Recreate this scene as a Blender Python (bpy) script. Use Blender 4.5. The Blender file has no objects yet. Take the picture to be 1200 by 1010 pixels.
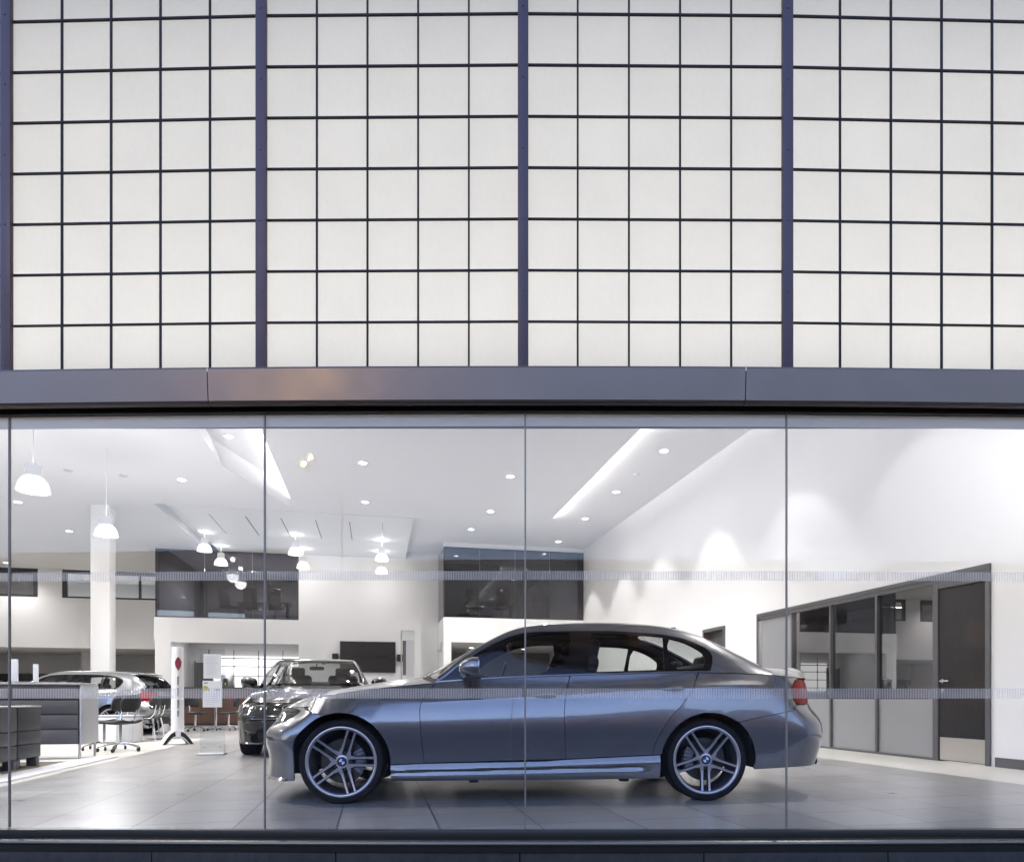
import bpy, bmesh, math, random
import numpy as np
from mathutils import Vector, Matrix
from mathutils.geometry import delaunay_2d_cdt

random.seed(7)
SC = bpy.context.scene
# light levels
EXPO = 3.1
LK = 2.0/2**EXPO
DL, DLF, WW, PEND, PEND2, COVE, KAL1, KAL2, FILL = 560, 330, 110, 200, 10, 110, 111, 25, .5
SUN_EL, SKY, OZ, SOD = 6.0, 0.13, 2.1, 2200.0

COL = SC.collection
PI = math.pi

# ------------------------------------------------------------------ helpers
def link(o, parent=None):
    COL.objects.link(o)
    if parent is not None:
        o.parent = parent
    return o

def tag(o, label=None, cat=None, group=None, kind=None):
    if label: o['label'] = label
    if cat: o['category'] = cat
    if group: o['group'] = group
    if kind: o['kind'] = kind
    return o

def thing(name, label, cat, loc=(0, 0, 0), rotz=0.0, group=None, scale=None):
    o = bpy.data.objects.new(name, None)
    o.empty_display_size = 0.2
    link(o)
    o.location = loc
    o.rotation_euler = (0, 0, rotz)
    if scale: o.scale = scale
    return tag(o, label, cat, group)

def copy_tree(o, parent=None):
    c = o.copy()
    link(c)
    if parent is not None:
        c.parent = parent
    for ch in [k for k in bpy.data.objects if k.parent == o]:
        copy_tree(ch, c)
    return c

class MB:
    """collects shapes in one bmesh, links them as one mesh object"""
    def __init__(s):
        s.bm = bmesh.new()
    def _mark(s, geom, mat, smooth):
        for f in geom:
            f.material_index = mat
            f.smooth = smooth
    def box(s, c, size, rotz=0.0, bev=0.0, seg=2, mat=0, rot=None):
        b2 = bmesh.new()
        bmesh.ops.create_cube(b2, size=1.0)
        for v in b2.verts:
            v.co = Vector((v.co.x*size[0], v.co.y*size[1], v.co.z*size[2]))
        if bev > 0:
            bmesh.ops.bevel(b2, geom=b2.edges[:], offset=bev, segments=seg, profile=0.5, affect='EDGES')
        M = Matrix.Translation(c) @ (rot.to_4x4() if rot is not None else Matrix.Rotation(rotz, 4, 'Z'))
        s._merge(b2, M, mat, bev > 0)
        return s
    def _merge(s, b2, M, mat, smooth):
        vm = {}
        for v in b2.verts:
            vm[v] = s.bm.verts.new(M @ v.co)
        for f in b2.faces:
            try:
                nf = s.bm.faces.new([vm[v] for v in f.verts])
                nf.material_index = mat
                nf.smooth = smooth
            except ValueError:
                pass
        b2.free()
    def poly(s, pts, mat=0, smooth=False):
        f = s.bm.faces.new([s.bm.verts.new(p) for p in pts])
        f.material_index = mat; f.smooth = smooth
        return s
    def prism(s, pts2, z0, z1, mat=0):
        n = len(pts2)
        lo = [s.bm.verts.new((p[0], p[1], z0)) for p in pts2]
        hi = [s.bm.verts.new((p[0], p[1], z1)) for p in pts2]
        fs = [s.bm.faces.new(lo[::-1]), s.bm.faces.new(hi)]
        for i in range(n):
            j = (i+1) % n
            fs.append(s.bm.faces.new((lo[i], lo[j], hi[j], hi[i])))
        s._mark(fs, mat, False)
        return s
    def tube(s, path, r, seg=8, mat=0, cap=True):
        path = [Vector(p) for p in path]
        rings = []
        n = len(path)
        rr = r if isinstance(r, (list, tuple)) else [r]*n
        up0 = None
        for i, p in enumerate(path):
            t = (path[min(i+1, n-1)] - path[max(i-1, 0)]).normalized()
            if up0 is None:
                a = Vector((0, 0, 1)) if abs(t.z) < 0.9 else Vector((1, 0, 0))
                x = t.cross(a).normalized()
            else:
                x = (up0 - t*up0.dot(t)).normalized()
            up0 = x
            y = t.cross(x)
            rings.append([s.bm.verts.new(p + (x*math.cos(2*PI*k/seg) + y*math.sin(2*PI*k/seg))*rr[i]) for k in range(seg)])
        fs = []
        for i in range(n-1):
            for k in range(seg):
                fs.append(s.bm.faces.new((rings[i][k], rings[i][(k+1) % seg], rings[i+1][(k+1) % seg], rings[i+1][k])))
        s._mark(fs, mat, True)
        if cap:
            c = [s.bm.faces.new(rings[0][::-1]), s.bm.faces.new(rings[-1])]
            s._mark(c, mat, False)
        return s
    def lathe(s, prof, M=None, seg=32, mat=0, smooth=True, mats=None, arc=None):
        """profile of (r, h) turned about local Z, then M"""
        M = M or Matrix.Identity(4)
        rings = []
        a0, a1 = arc or (0, 2*PI)
        full = arc is None
        nn = seg if full else seg+1
        for (r, h) in prof:
            if r < 1e-6 and full:
                rings.append([s.bm.verts.new(M @ Vector((0, 0, h)))])
            else:
                rings.append([s.bm.verts.new(M @ Vector((r*math.cos(a0+(a1-a0)*k/seg), r*math.sin(a0+(a1-a0)*k/seg), h))) for k in range(nn)])
        for i in range(len(prof)-1):
            A, B = rings[i], rings[i+1]
            m = mats[i] if mats else mat
            for k in range(seg):
                k2 = (k+1) % nn
                if len(A) == 1 and len(B) == 1: continue
                if len(A) == 1: vs = (A[0], B[k2], B[k])
                elif len(B) == 1: vs = (A[k], A[k2], B[0])
                else: vs = (A[k], A[k2], B[k2], B[k])
                f = s.bm.faces.new(vs); f.material_index = m; f.smooth = smooth
        return s
    def grid(s, fn, nu, nv, mat=0, smooth=True):
        V = [[s.bm.verts.new(fn(i/nu, j/nv)) for j in range(nv+1)] for i in range(nu+1)]
        for i in range(nu):
            for j in range(nv):
                f = s.bm.faces.new((V[i][j], V[i+1][j], V[i+1][j+1], V[i][j+1]))
                f.material_index = mat; f.smooth = smooth
        return s
    def build(s, name, mats, parent=None, loc=(0, 0, 0), rotz=0.0, sharp=40, recalc=True):
        if recalc:
            bmesh.ops.recalc_face_normals(s.bm, faces=s.bm.faces[:])
        me = bpy.data.meshes.new(name)
        s.bm.to_mesh(me); s.bm.free()
        if not isinstance(mats, (list, tuple)): mats = [mats]
        for m in mats: me.materials.append(m)
        if sharp: me.set_sharp_from_angle(angle=math.radians(sharp))
        o = bpy.data.objects.new(name, me)
        link(o, parent)
        o.location = loc
        o.rotation_euler = (0, 0, rotz)
        return o

# ------------------------------------------------------------------ materials
def nt(name):
    m = bpy.data.materials.new(name)
    m.use_nodes = True
    n = m.node_tree
    n.nodes.clear()
    out = n.nodes.new('ShaderNodeOutputMaterial')
    return m, n, out

def pbr(name, col, rough=0.5, metal=0.0, coat=0.0, spec=0.5, noise=0.0, nscale=8.0, bump=0.0, bscale=200.0, rvar=0.0, stretch=(1, 1, 1), alpha=None, aniso=0.0, coatr=0.03):
    m, n, out = nt(name)
    p = n.nodes.new('ShaderNodeBsdfPrincipled')
    p.inputs['Base Color'].default_value = (*col, 1)
    p.inputs['Roughness'].default_value = rough
    p.inputs['Metallic'].default_value = metal
    p.inputs['Coat Weight'].default_value = coat
    p.inputs['Coat Roughness'].default_value = coatr
    p.inputs['Specular IOR Level'].default_value = spec
    p.inputs['Anisotropic'].default_value = aniso
    n.links.new(p.outputs[0], out.inputs[0])
    if noise or bump or rvar:
        tc = n.nodes.new('ShaderNodeTexCoord')
        mp = n.nodes.new('ShaderNodeMapping')
        mp.inputs['Scale'].default_value = stretch
        n.links.new(tc.outputs['Object'], mp.inputs[0])
    if noise or rvar:
        tx = n.nodes.new('ShaderNodeTexNoise')
        tx.inputs['Scale'].default_value = nscale
        tx.inputs['Detail'].default_value = 6
        n.links.new(mp.outputs[0], tx.inputs['Vector'])
    if noise:
        mr = n.nodes.new('ShaderNodeMapRange')
        mr.inputs['From Min'].default_value = 0.25; mr.inputs['From Max'].default_value = 0.75
        mr.inputs['To Min'].default_value = 1-noise; mr.inputs['To Max'].default_value = 1+noise
        n.links.new(tx.outputs['Fac'], mr.inputs['Value'])
        vm = n.nodes.new('ShaderNodeVectorMath'); vm.operation = 'SCALE'
        vm.inputs[0].default_value = col
        n.links.new(mr.outputs[0], vm.inputs['Scale'])
        n.links.new(vm.outputs[0], p.inputs['Base Color'])
    if rvar:
        mr = n.nodes.new('ShaderNodeMapRange')
        mr.inputs['From Min'].default_value = 0.3; mr.inputs['From Max'].default_value = 0.7
        mr.inputs['To Min'].default_value = max(0, rough-rvar); mr.inputs['To Max'].default_value = rough+rvar
        n.links.new(tx.outputs['Fac'], mr.inputs['Value'])
        n.links.new(mr.outputs[0], p.inputs['Roughness'])
    if bump:
        t2 = n.nodes.new('ShaderNodeTexNoise'); t2.inputs['Scale'].default_value = bscale; t2.inputs['Detail'].default_value = 3
        n.links.new(mp.outputs[0], t2.inputs['Vector'])
        b = n.nodes.new('ShaderNodeBump'); b.inputs['Strength'].default_value = bump; b.inputs['Distance'].default_value = 0.002
        n.links.new(t2.outputs['Fac'], b.inputs['Height'])
        n.links.new(b.outputs[0], p.inputs['Normal'])
    return m

def glass(name, tint=(0.96, 0.98, 0.97), ior=1.45, extra=0.0, rough=0.0):
    """thin pane: see-through plus mirror reflection by fresnel"""
    m, n, out = nt(name)
    tr = n.nodes.new('ShaderNodeBsdfTransparent'); tr.inputs[0].default_value = (*tint, 1)
    gl = n.nodes.new('ShaderNodeBsdfGlossy'); gl.inputs['Roughness'].default_value = rough
    fr = n.nodes.new('ShaderNodeFresnel'); fr.inputs['IOR'].default_value = ior
    ad = n.nodes.new('ShaderNodeMath'); ad.operation = 'ADD'; ad.use_clamp = True; ad.inputs[1].default_value = extra
    mx = n.nodes.new('ShaderNodeMixShader')
    # two-sided fresnel: flip the normal term on back faces by using the same ior outside
    geo = n.nodes.new('ShaderNodeNewGeometry')
    vm = n.nodes.new('ShaderNodeVectorMath'); vm.operation = 'SCALE'
    mt = n.nodes.new('ShaderNodeMath'); mt.operation = 'MULTIPLY_ADD'
    mt.inputs[1].default_value = -2.0; mt.inputs[2].default_value = 1.0
    n.links.new(geo.outputs['Backfacing'], mt.inputs[0])
    n.links.new(geo.outputs['Normal'], vm.inputs[0])
    lw = n.nodes.new('ShaderNodeLayerWeight'); lw.inputs['Blend'].default_value = 0.5
    # schlick from facing
    pw = n.nodes.new('ShaderNodeMath'); pw.operation = 'POWER'; pw.inputs[1].default_value = 5.0
    n.links.new(lw.outputs['Facing'], pw.inputs[0])
    r0 = ((ior-1)/(ior+1))**2
    ma = n.nodes.new('ShaderNodeMath'); ma.operation = 'MULTIPLY_ADD'
    ma.inputs[1].default_value = 1-r0-extra; ma.inputs[2].default_value = r0+extra; ma.use_clamp = True
    n.links.new(pw.outputs[0], ma.inputs[0])
    n.links.new(ma.outputs[0], mx.inputs[0])
    n.links.new(tr.outputs[0], mx.inputs[1]); n.links.new(gl.outputs[0], mx.inputs[2])
    n.links.new(mx.outputs[0], out.inputs[0])
    for x in (fr, ad, geo, vm, mt): n.nodes.remove(x)
    return m

def emis(name, col, s):
    m, n, out = nt(name)
    e = n.nodes.new('ShaderNodeEmission')
    e.inputs[0].default_value = (*col, 1); e.inputs[1].default_value = s
    n.links.new(e.outputs[0], out.inputs[0])
    return m

def mixsh(name, a_tint, b_kind, b_col, fac):
    """partly see-through film"""
    m, n, out = nt(name)
    tr = n.nodes.new('ShaderNodeBsdfTransparent'); tr.inputs[0].default_value = (*a_tint, 1)
    mx = n.nodes.new('ShaderNodeMixShader'); mx.inputs[0].default_value = fac
    if b_kind == 'film':
        d1 = n.nodes.new('ShaderNodeBsdfDiffuse'); d1.inputs[0].default_value = (*b_col, 1)
        d2 = n.nodes.new('ShaderNodeBsdfTranslucent'); d2.inputs[0].default_value = (*b_col, 1)
        m2 = n.nodes.new('ShaderNodeMixShader'); m2.inputs[0].default_value = 0.6
        n.links.new(d1.outputs[0], m2.inputs[1]); n.links.new(d2.outputs[0], m2.inputs[2])
        b = m2
    n.links.new(tr.outputs[0], mx.inputs[1]); n.links.new(b.outputs[0], mx.inputs[2])
    n.links.new(mx.outputs[0], out.inputs[0])
    return m

M = {}
M['white'] = pbr('white_plaster', (0.80, 0.795, 0.795), 0.6, noise=0.015, nscale=1.2)
M['lining'] = pbr('grey_lining_board', (0.30, 0.30, 0.30), 0.7, noise=0.02)
M['ceil'] = pbr('ceiling_paint', (0.78, 0.775, 0.778), 0.7, noise=0.01, nscale=1.0)
M['grey_wall'] = pbr('grey_plaster', (0.55, 0.55, 0.56), 0.7, noise=0.02)
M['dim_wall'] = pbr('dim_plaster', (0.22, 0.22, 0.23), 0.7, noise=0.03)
M['dark_frame'] = pbr('dark_frame', (0.035, 0.035, 0.04), 0.4, noise=0.05)
M['gloss_black'] = pbr('gloss_black_trim', (0.006, 0.006, 0.006), 0.12, spec=.35, noise=0.05)
M['black'] = pbr('black_plastic', (0.010, 0.010, 0.011), 0.5, noise=0.1)
M['matte_black'] = pbr('matte_black', (0.008, 0.008, 0.008), 0.9, noise=0.1)
M['rubber'] = pbr('tyre_rubber', (0.006, 0.006, 0.0065), 0.7, spec=.25, noise=0.15, nscale=30, bump=0.2)
M['chrome'] = pbr('chrome', (0.75, 0.75, 0.76), 0.12, 1.0, rvar=0.04)
M['alloy'] = pbr('alloy_wheel', (0.48, 0.47, 0.49), 0.3, 0.8, noise=0.04, nscale=30)
M['alloy_dark'] = pbr('alloy_pocket', (0.09, 0.09, 0.10), 0.4, 0.6, noise=0.05)
M['disc'] = pbr('brake_disc', (0.07, 0.065, 0.062), 0.4, 0.8, noise=0.2, nscale=40)
M['caliper'] = pbr('brake_caliper', (0.12, 0.12, 0.13), 0.45, 0.6, noise=0.2, nscale=20)
M['steel'] = pbr('brushed_steel', (0.60, 0.58, 0.56), 0.32, 1.0, noise=0.05, nscale=30, stretch=(1, 1, 30))
M['alu'] = pbr('facade_aluminium', (0.125, 0.088, 0.068), 0.38, 0.6, coat=.5, coatr=.26, noise=0.07, nscale=5, rvar=0.06, bump=0.08, bscale=400)
M['mullion'] = pbr('mullion_aluminium', (0.064, 0.043, 0.055), 0.45, 0.4, noise=0.06, nscale=6, rvar=0.05, bump=0.08, bscale=400)
M['bronze'] = pbr('bronze_profile', (0.016, 0.014, 0.010), 0.4, 0.2, noise=0.1)
M['bronze_nose'] = pbr('bronze_nosing', (0.15, 0.135, 0.11), 0.4, 0.8, noise=0.1, nscale=3, stretch=(1, 1, 20))
M['joint'] = pbr('silicone_joint', (0.26, 0.225, 0.185), 0.6, spec=.2, noise=0.1, nscale=6)
M['gridbar'] = pbr('grid_bar', (0.010, 0.009, 0.009), 0.8, noise=0.1)
M['oak'] = pbr('beige_floor', (0.47, 0.45, 0.41), 0.35, noise=0.06, nscale=3, stretch=(1, 6, 1))
M['carpet'] = pbr('brown_carpet', (0.12, 0.10, 0.07), 0.95, noise=0.12, nscale=60, bump=0.4, bscale=500)
M['kerbwhite'] = pbr('white_gloss_edge', (0.82, 0.83, 0.85), 0.25, noise=0.01)
M['leather'] = pbr('charcoal_leather', (0.035, 0.035, 0.038), 0.45, noise=0.08, nscale=30, bump=0.25, bscale=120)
M['drawer'] = pbr('graphite_laminate', (0.085, 0.085, 0.09), 0.42, noise=0.04, nscale=12, stretch=(1, 1, 6))
M['desk_end'] = pbr('silver_laminate', (0.45, 0.45, 0.47), 0.4, 0.2, noise=0.02)
M['wood'] = pbr('walnut', (0.075, 0.032, 0.018), 0.4, noise=0.35, nscale=6, stretch=(1, 1, 12))
M['door_grey'] = pbr('grey_door_veneer', (0.026, 0.0245, 0.026), 0.6, spec=.25, noise=0.18, nscale=25, stretch=(2, 2, 0.25))
M['frame_grey'] = pbr('grey_door_frame', (0.12, 0.12, 0.125), 0.4, 0.3, noise=0.05)
M['seat_dark'] = pbr('dark_upholstery', (0.02, 0.02, 0.021), 0.7, noise=0.1, nscale=40)
M['interior'] = pbr('cabin_trim', (0.03, 0.03, 0.032), 0.7, noise=0.1, nscale=20)
M['sheet'] = mixsh('printed_sheet', (1, 1, 1), 'film', (0.86, 0.86, 0.88), 1.0)
M['paper'] = pbr('printed_paper', (0.72, 0.72, 0.74), 0.6, noise=0.03, nscale=40)
M['screen'] = pbr('dark_screen', (0.022, 0.021, 0.021), 0.3, noise=0.1, nscale=2)
M['redlens'] = pbr('red_lens', (0.20, 0.001, 0.004), 0.25, spec=.12, noise=0.12, nscale=12)
M['headlens'] = pbr('headlamp_reflector', (0.80, 0.81, 0.83), 0.35, 0.25, noise=0.3, nscale=9)
M['pavement'] = pbr('dark_stone_plinth', (0.024, 0.021, 0.017), 0.7, noise=0.4, nscale=25, bump=0.5, bscale=80, stretch=(1, 1, 0.4))
M['asphalt'] = pbr('asphalt', (0.05, 0.05, 0.052), 0.85, noise=0.2, nscale=6, bump=0.4, bscale=120)
M['blue'] = pbr('badge_blue', (0.02, 0.07, 0.3), 0.3, noise=0.03)
M['badge_white'] = pbr('badge_white', (0.75, 0.75, 0.75), 0.3, noise=0.03)
M['crimson'] = pbr('crimson_print', (0.22, 0.03, 0.06), 0.5, noise=0.2, nscale=30)
M['ink'] = pbr('dark_ink', (0.03, 0.03, 0.035), 0.6, noise=0.2, nscale=60)
M['yellow'] = pbr('yellow_print', (0.55, 0.45, 0.03), 0.5, noise=0.1)
M['lilac'] = pbr('lilac_print', (0.45, 0.36, 0.6), 0.5, noise=0.1)
M['steel_pot'] = pbr('coffee_machine_steel', (0.30, 0.30, 0.30), 0.3, 0.9, noise=0.2, nscale=10)

M['pane'] = glass('shopfront_glass', (0.982, 0.98, 0.985), 1.32)
M['car_glass'] = glass('car_window_glass', (0.74, 0.76, 0.755), 1.5)
M['dark_glass'] = glass('office_glass', (0.42, 0.42, 0.45), 1.5, extra=0.04)
M['part_glass'] = glass('partition_glass', (0.55, 0.56, 0.58), 1.5, extra=0.24)
M['clear'] = glass('clear_acrylic', (0.93, 0.95, 0.95), 1.45)
M['lens'] = glass('lamp_lens', (0.9, 0.92, 0.93), 1.5)
M['frost'] = pbr('frosted_film', (0.27, 0.275, 0.285), 0.35, noise=0.02)
M['film'] = mixsh('manifestation_film', (1, 1, 1), 'film', (0.96, 0.95, 0.95), 0.36)
M['headband'] = mixsh('frosted_head_band', (1, 1, 1), 'film', (0.66, 0.64, 0.61), 0.97)
M['filmlo'] = mixsh('manifestation_haze', (1, 1, 1), 'film', (0.92, 0.91, 0.91), 0.16)
M['lamp'] = emis('lamp_white', (1.0, 0.985, 0.97), 9.0*LK)
M['shade'] = emis('lamp_shade_glow', (1.0, 0.985, 0.975), 0.9*LK)
M['sodium'] = emis('sodium_lamp', (1.0, 0.56, 0.07), SOD*LK)
M['backlit'] = emis('backlit_shelf', (1.0, 0.985, 0.97), 0.85*LK)

def neck_mat():
    m, n, out = nt('ribbed_glass_neck')
    t = n.nodes.new('ShaderNodeBsdfTransparent'); t.inputs[0].default_value = (0.95, 0.95, 0.95, 1)
    e = n.nodes.new('ShaderNodeEmission'); e.inputs[1].default_value = 0.34*LK
    x = n.nodes.new('ShaderNodeMixShader'); x.inputs[0].default_value = 0.7
    n.links.new(t.outputs[0], x.inputs[1]); n.links.new(e.outputs[0], x.inputs[2]); n.links.new(x.outputs[0], out.inputs[0])
    return m
M['neck'] = neck_mat()

def paint(name, col, metal=0.55, rough=0.34, spec=0.5):
    m, n, out = nt(name)
    p = n.nodes.new('ShaderNodeBsdfPrincipled')
    p.inputs['Metallic'].default_value = metal
    p.inputs['Roughness'].default_value = rough
    p.inputs['Specular IOR Level'].default_value = spec
    p.inputs['Coat Weight'].default_value = 1.0
    p.inputs['Coat Roughness'].default_value = 0.02
    p.inputs['Coat IOR'].default_value = 1.6
    tc = n.nodes.new('ShaderNodeTexCoord')
    v = n.nodes.new('ShaderNodeTexNoise'); v.inputs['Scale'].default_value = 900; v.inputs['Detail'].default_value = 1
    n.links.new(tc.outputs['Object'], v.inputs['Vector'])
    mr = n.nodes.new('ShaderNodeMapRange'); mr.inputs['To Min'].default_value = 0.75; mr.inputs['To Max'].default_value = 1.3
    n.links.new(v.outputs['Fac'], mr.inputs['Value'])
    vm = n.nodes.new('ShaderNodeVectorMath'); vm.operation = 'SCALE'; vm.inputs[0].default_value = col
    n.links.new(mr.outputs[0], vm.inputs['Scale'])
    n.links.new(vm.outputs[0], p.inputs['Base Color'])
    n.links.new(p.outputs[0], out.inputs[0])
    return m
M['graphite'] = paint('graphite_paint', (0.175, 0.172, 0.175), 0.68, 0.25)
M['blackpaint'] = paint('black_paint', (0.004, 0.004, 0.005), 0.0, 0.15, 0.2)
M['silverpaint'] = paint('silver_paint', (0.22, 0.225, 0.235), 0.75, 0.25)

def tile_mat():
    m, n, out = nt('grey_floor_tiles')
    p = n.nodes.new('ShaderNodeBsdfPrincipled')
    tc = n.nodes.new('ShaderNodeTexCoord')
    mp = n.nodes.new('ShaderNodeMapping')
    mp.inputs['Location'].default_value = (-0.38, -4.643, 0)
    n.links.new(tc.outputs['Object'], mp.inputs[0])
    br = n.nodes.new('ShaderNodeTexBrick')
    br.offset = 0.0; br.squash = 1.0
    br.inputs['Scale'].default_value = 1.0
    br.inputs['Brick Width'].default_value = 0.61
    br.inputs['Row Height'].default_value = 0.484
    br.inputs['Mortar Size'].default_value = 0.0055
    br.inputs['Mortar Smooth'].default_value = 0.0
    br.inputs['Bias'].default_value = 0.0
    br.inputs['Color1'].default_value = (0.198, 0.191, 0.184, 1)
    br.inputs['Color2'].default_value = (0.252, 0.243, 0.235, 1)
    br.inputs['Mortar'].default_value = (0.05, 0.05, 0.05, 1)
    n.links.new(mp.outputs[0], br.inputs['Vector'])
    nz = n.nodes.new('ShaderNodeTexNoise'); nz.inputs['Scale'].default_value = 2.2; nz.inputs['Detail'].default_value = 7; nz.inputs['Roughness'].default_value = 0.65
    mp2 = n.nodes.new('ShaderNodeMapping'); mp2.inputs['Scale'].default_value = (0.8, 1.1, 1)
    n.links.new(tc.outputs['Object'], mp2.inputs[0]); n.links.new(mp2.outputs[0], nz.inputs['Vector'])
    mr = n.nodes.new('ShaderNodeMapRange'); mr.inputs['From Min'].default_value = 0.3; mr.inputs['From Max'].default_value = 0.7
    mr.inputs['To Min'].default_value = 0.94; mr.inputs['To Max'].default_value = 1.06
    n.links.new(nz.outputs['Fac'], mr.inputs['Value'])
    vm = n.nodes.new('ShaderNodeVectorMath'); vm.operation = 'SCALE'
    n.links.new(br.outputs['Color'], vm.inputs[0]); n.links.new(mr.outputs[0], vm.inputs['Scale'])
    n.links.new(vm.outputs[0], p.inputs['Base Color'])
    mr2 = n.nodes.new('ShaderNodeMapRange'); mr2.inputs['From Min'].default_value = 0.3; mr2.inputs['From Max'].default_value = 0.7
    mr2.inputs['To Min'].default_value = 0.27; mr2.inputs['To Max'].default_value = 0.34
    n.links.new(nz.outputs['Fac'], mr2.inputs['Value'])
    n.links.new(mr2.outputs[0], p.inputs['Roughness'])
    n.links.new(p.outputs[0], out.inputs[0])
    return m
M['tiles'] = tile_mat()

M['opp_wall'] = pbr('dark_brick', (0.045, 0.036, 0.034), 0.85, noise=0.3, nscale=4)
M['opp_roof'] = pbr('dark_roof', (0.02, 0.02, 0.022), 0.8, noise=0.2)
def kalwall_mat():
    m, n, out = nt('translucent_fibreglass')
    tl = n.nodes.new('ShaderNodeBsdfTranslucent')
    df = n.nodes.new('ShaderNodeBsdfDiffuse'); df.inputs[0].default_value = (0.30, 0.295, 0.285, 1)
    mx = n.nodes.new('ShaderNodeMixShader'); mx.inputs[0].default_value = 0.25
    tc = n.nodes.new('ShaderNodeTexCoord')
    nz = n.nodes.new('ShaderNodeTexNoise'); nz.inputs['Scale'].default_value = 60; nz.inputs['Detail'].default_value = 5
    mp = n.nodes.new('ShaderNodeMapping'); mp.inputs['Scale'].default_value = (1, 1, 0.5)
    n.links.new(tc.outputs['Object'], mp.inputs[0]); n.links.new(mp.outputs[0], nz.inputs['Vector'])
    n2 = n.nodes.new('ShaderNodeTexNoise'); n2.inputs['Scale'].default_value = 3; n2.inputs['Detail'].default_value = 3
    n.links.new(tc.outputs['Object'], n2.inputs['Vector'])
    ad = n.nodes.new('ShaderNodeMath'); ad.operation = 'ADD'
    n.links.new(nz.outputs['Fac'], ad.inputs[0]); n.links.new(n2.outputs['Fac'], ad.inputs[1])
    mr = n.nodes.new('ShaderNodeMapRange'); mr.inputs['From Min'].default_value = 0.7; mr.inputs['From Max'].default_value = 1.3
    mr.inputs['To Min'].default_value = 0.955; mr.inputs['To Max'].default_value = 1.0
    n.links.new(ad.outputs[0], mr.inputs['Value'])
    vm = n.nodes.new('ShaderNodeVectorMath'); vm.operation = 'SCALE'; vm.inputs[0].default_value = (0.78, 0.77, 0.75)
    n.links.new(mr.outputs[0], vm.inputs['Scale']); n.links.new(vm.outputs[0], tl.inputs[0])
    n.links.new(tl.outputs[0], mx.inputs[1]); n.links.new(df.outputs[0], mx.inputs[2])
    n.links.new(mx.outputs[0], out.inputs[0])
    return m
M['kalwall'] = kalwall_mat()

# ------------------------------------------------------------------ car body surfaces
def nat_minv(h):
    """matrix giving natural-spline second derivatives from values, knots spacing h"""
    n = len(h)+1
    A = np.zeros((n, n)); B = np.zeros((n, n))
    A[0, 0] = A[-1, -1] = 1
    for i in range(1, n-1):
        A[i, i-1] = h[i-1]; A[i, i] = 2*(h[i-1]+h[i]); A[i, i+1] = h[i]
        B[i, i-1] = 6/h[i-1]; B[i, i] = -6/h[i-1]-6/h[i]; B[i, i+1] = 6/h[i]
    return np.linalg.solve(A, B)

class Spl:
    def __init__(s, kn, val):
        s.k = np.asarray(kn, float); s.v = np.asarray(val, float)
        s.h = np.diff(s.k); s.m = np.tensordot(nat_minv(s.h), s.v, axes=(1, 0))
    def __call__(s, q):
        q = np.clip(np.asarray(q, float), s.k[0], s.k[-1])
        i = np.clip(np.searchsorted(s.k, q, side='right')-1, 0, len(s.h)-1)
        h = s.h[i]; a = (s.k[i+1]-q)/h; b = (q-s.k[i])/h
        ex = (Ellipsis,)+(None,)*(s.v.ndim-1)
        a_, b_, h_ = a[ex], b[ex], h[ex]
        return a_*s.v[i]+b_*s.v[i+1]+((a_**3-a_)*s.m[i]+(b_**3-b_)*s.m[i+1])*h_*h_/6

class Surf:
    """rows of control points (K, n, 3) at knots kn; inv = coordinate (1 or 2) used as second parameter"""
    def __init__(s, kn, C, inv, sign=1):
        s.C = Spl(kn, np.transpose(np.asarray(C, float), (1, 0, 2)))   # (n,K,3)
        s.K = len(C); s.inv = inv; s.sign = sign
        s.Mi = nat_minv(np.ones(s.K-1))
    def col(s, R, Mm, t):
        i = np.clip(np.floor(t).astype(int), 0, s.K-2)
        b = t-i; a = 1-b
        r = np.arange(len(t))
        a_, b_ = a[:, None], b[:, None]
        return a_*R[r, i]+b_*R[r, i+1]+((a_**3-a_)*Mm[r, i]+(b_**3-b_)*Mm[r, i+1])/6
    def P(s, q, t):
        R = s.C(q); Mm = np.einsum('ij,mjc->mic', s.Mi, R)
        return s.col(R, Mm, np.clip(t, 0, s.K-1))
    def solve(s, q, w):
        R = s.C(q); Mm = np.einsum('ij,mjc->mic', s.Mi, R)
        lo = np.zeros(len(q)); hi = np.full(len(q), s.K-1.0)
        for _ in range(34):
            mid = (lo+hi)/2
            v = s.sign*s.col(R, Mm, mid)[:, s.inv]
            up = v < s.sign*w
            lo = np.where(up, mid, lo); hi = np.where(up, hi, mid)
        return (lo+hi)/2
    def eval(s, q, w):
        t = s.solve(q, w)
        p = s.P(q, t)
        e = 2e-3
        dq = s.P(q+e, t)-s.P(q-e, t)
        t1 = np.clip(t+2e-2, 0, s.K-1); t0 = np.clip(t-2e-2, 0, s.K-1)
        dt = s.P(q, t1)-s.P(q, t0)
        n = np.cross(dq, dt); n /= np.linalg.norm(n, axis=1)[:, None]+1e-12
        return p, n

class HF:
    def __init__(s, fn): s.fn = fn
    def eval(s, x, y):
        z = s.fn(x, y); e = 3e-3
        dx = (s.fn(x+e, y)-s.fn(x-e, y))/(2*e); dy = (s.fn(x, y+e)-s.fn(x, y-e))/(2*e)
        n = np.stack([-dx, -dy, np.ones_like(x)], 1); n /= np.linalg.norm(n, axis=1)[:, None]
        return np.stack([x, y, z], 1), n

def in_poly(px, py, poly):
    c = np.zeros(len(px), bool)
    n = len(poly)
    for i in range(n):
        x0, y0 = poly[i]; x1, y1 = poly[(i+1) % n]
        if y0 == y1: continue
        k = ((y0 > py) != (y1 > py)) & (px < (x1-x0)*(py-y0)/(y1-y0)+x0)
        c ^= k
    return c

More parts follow.
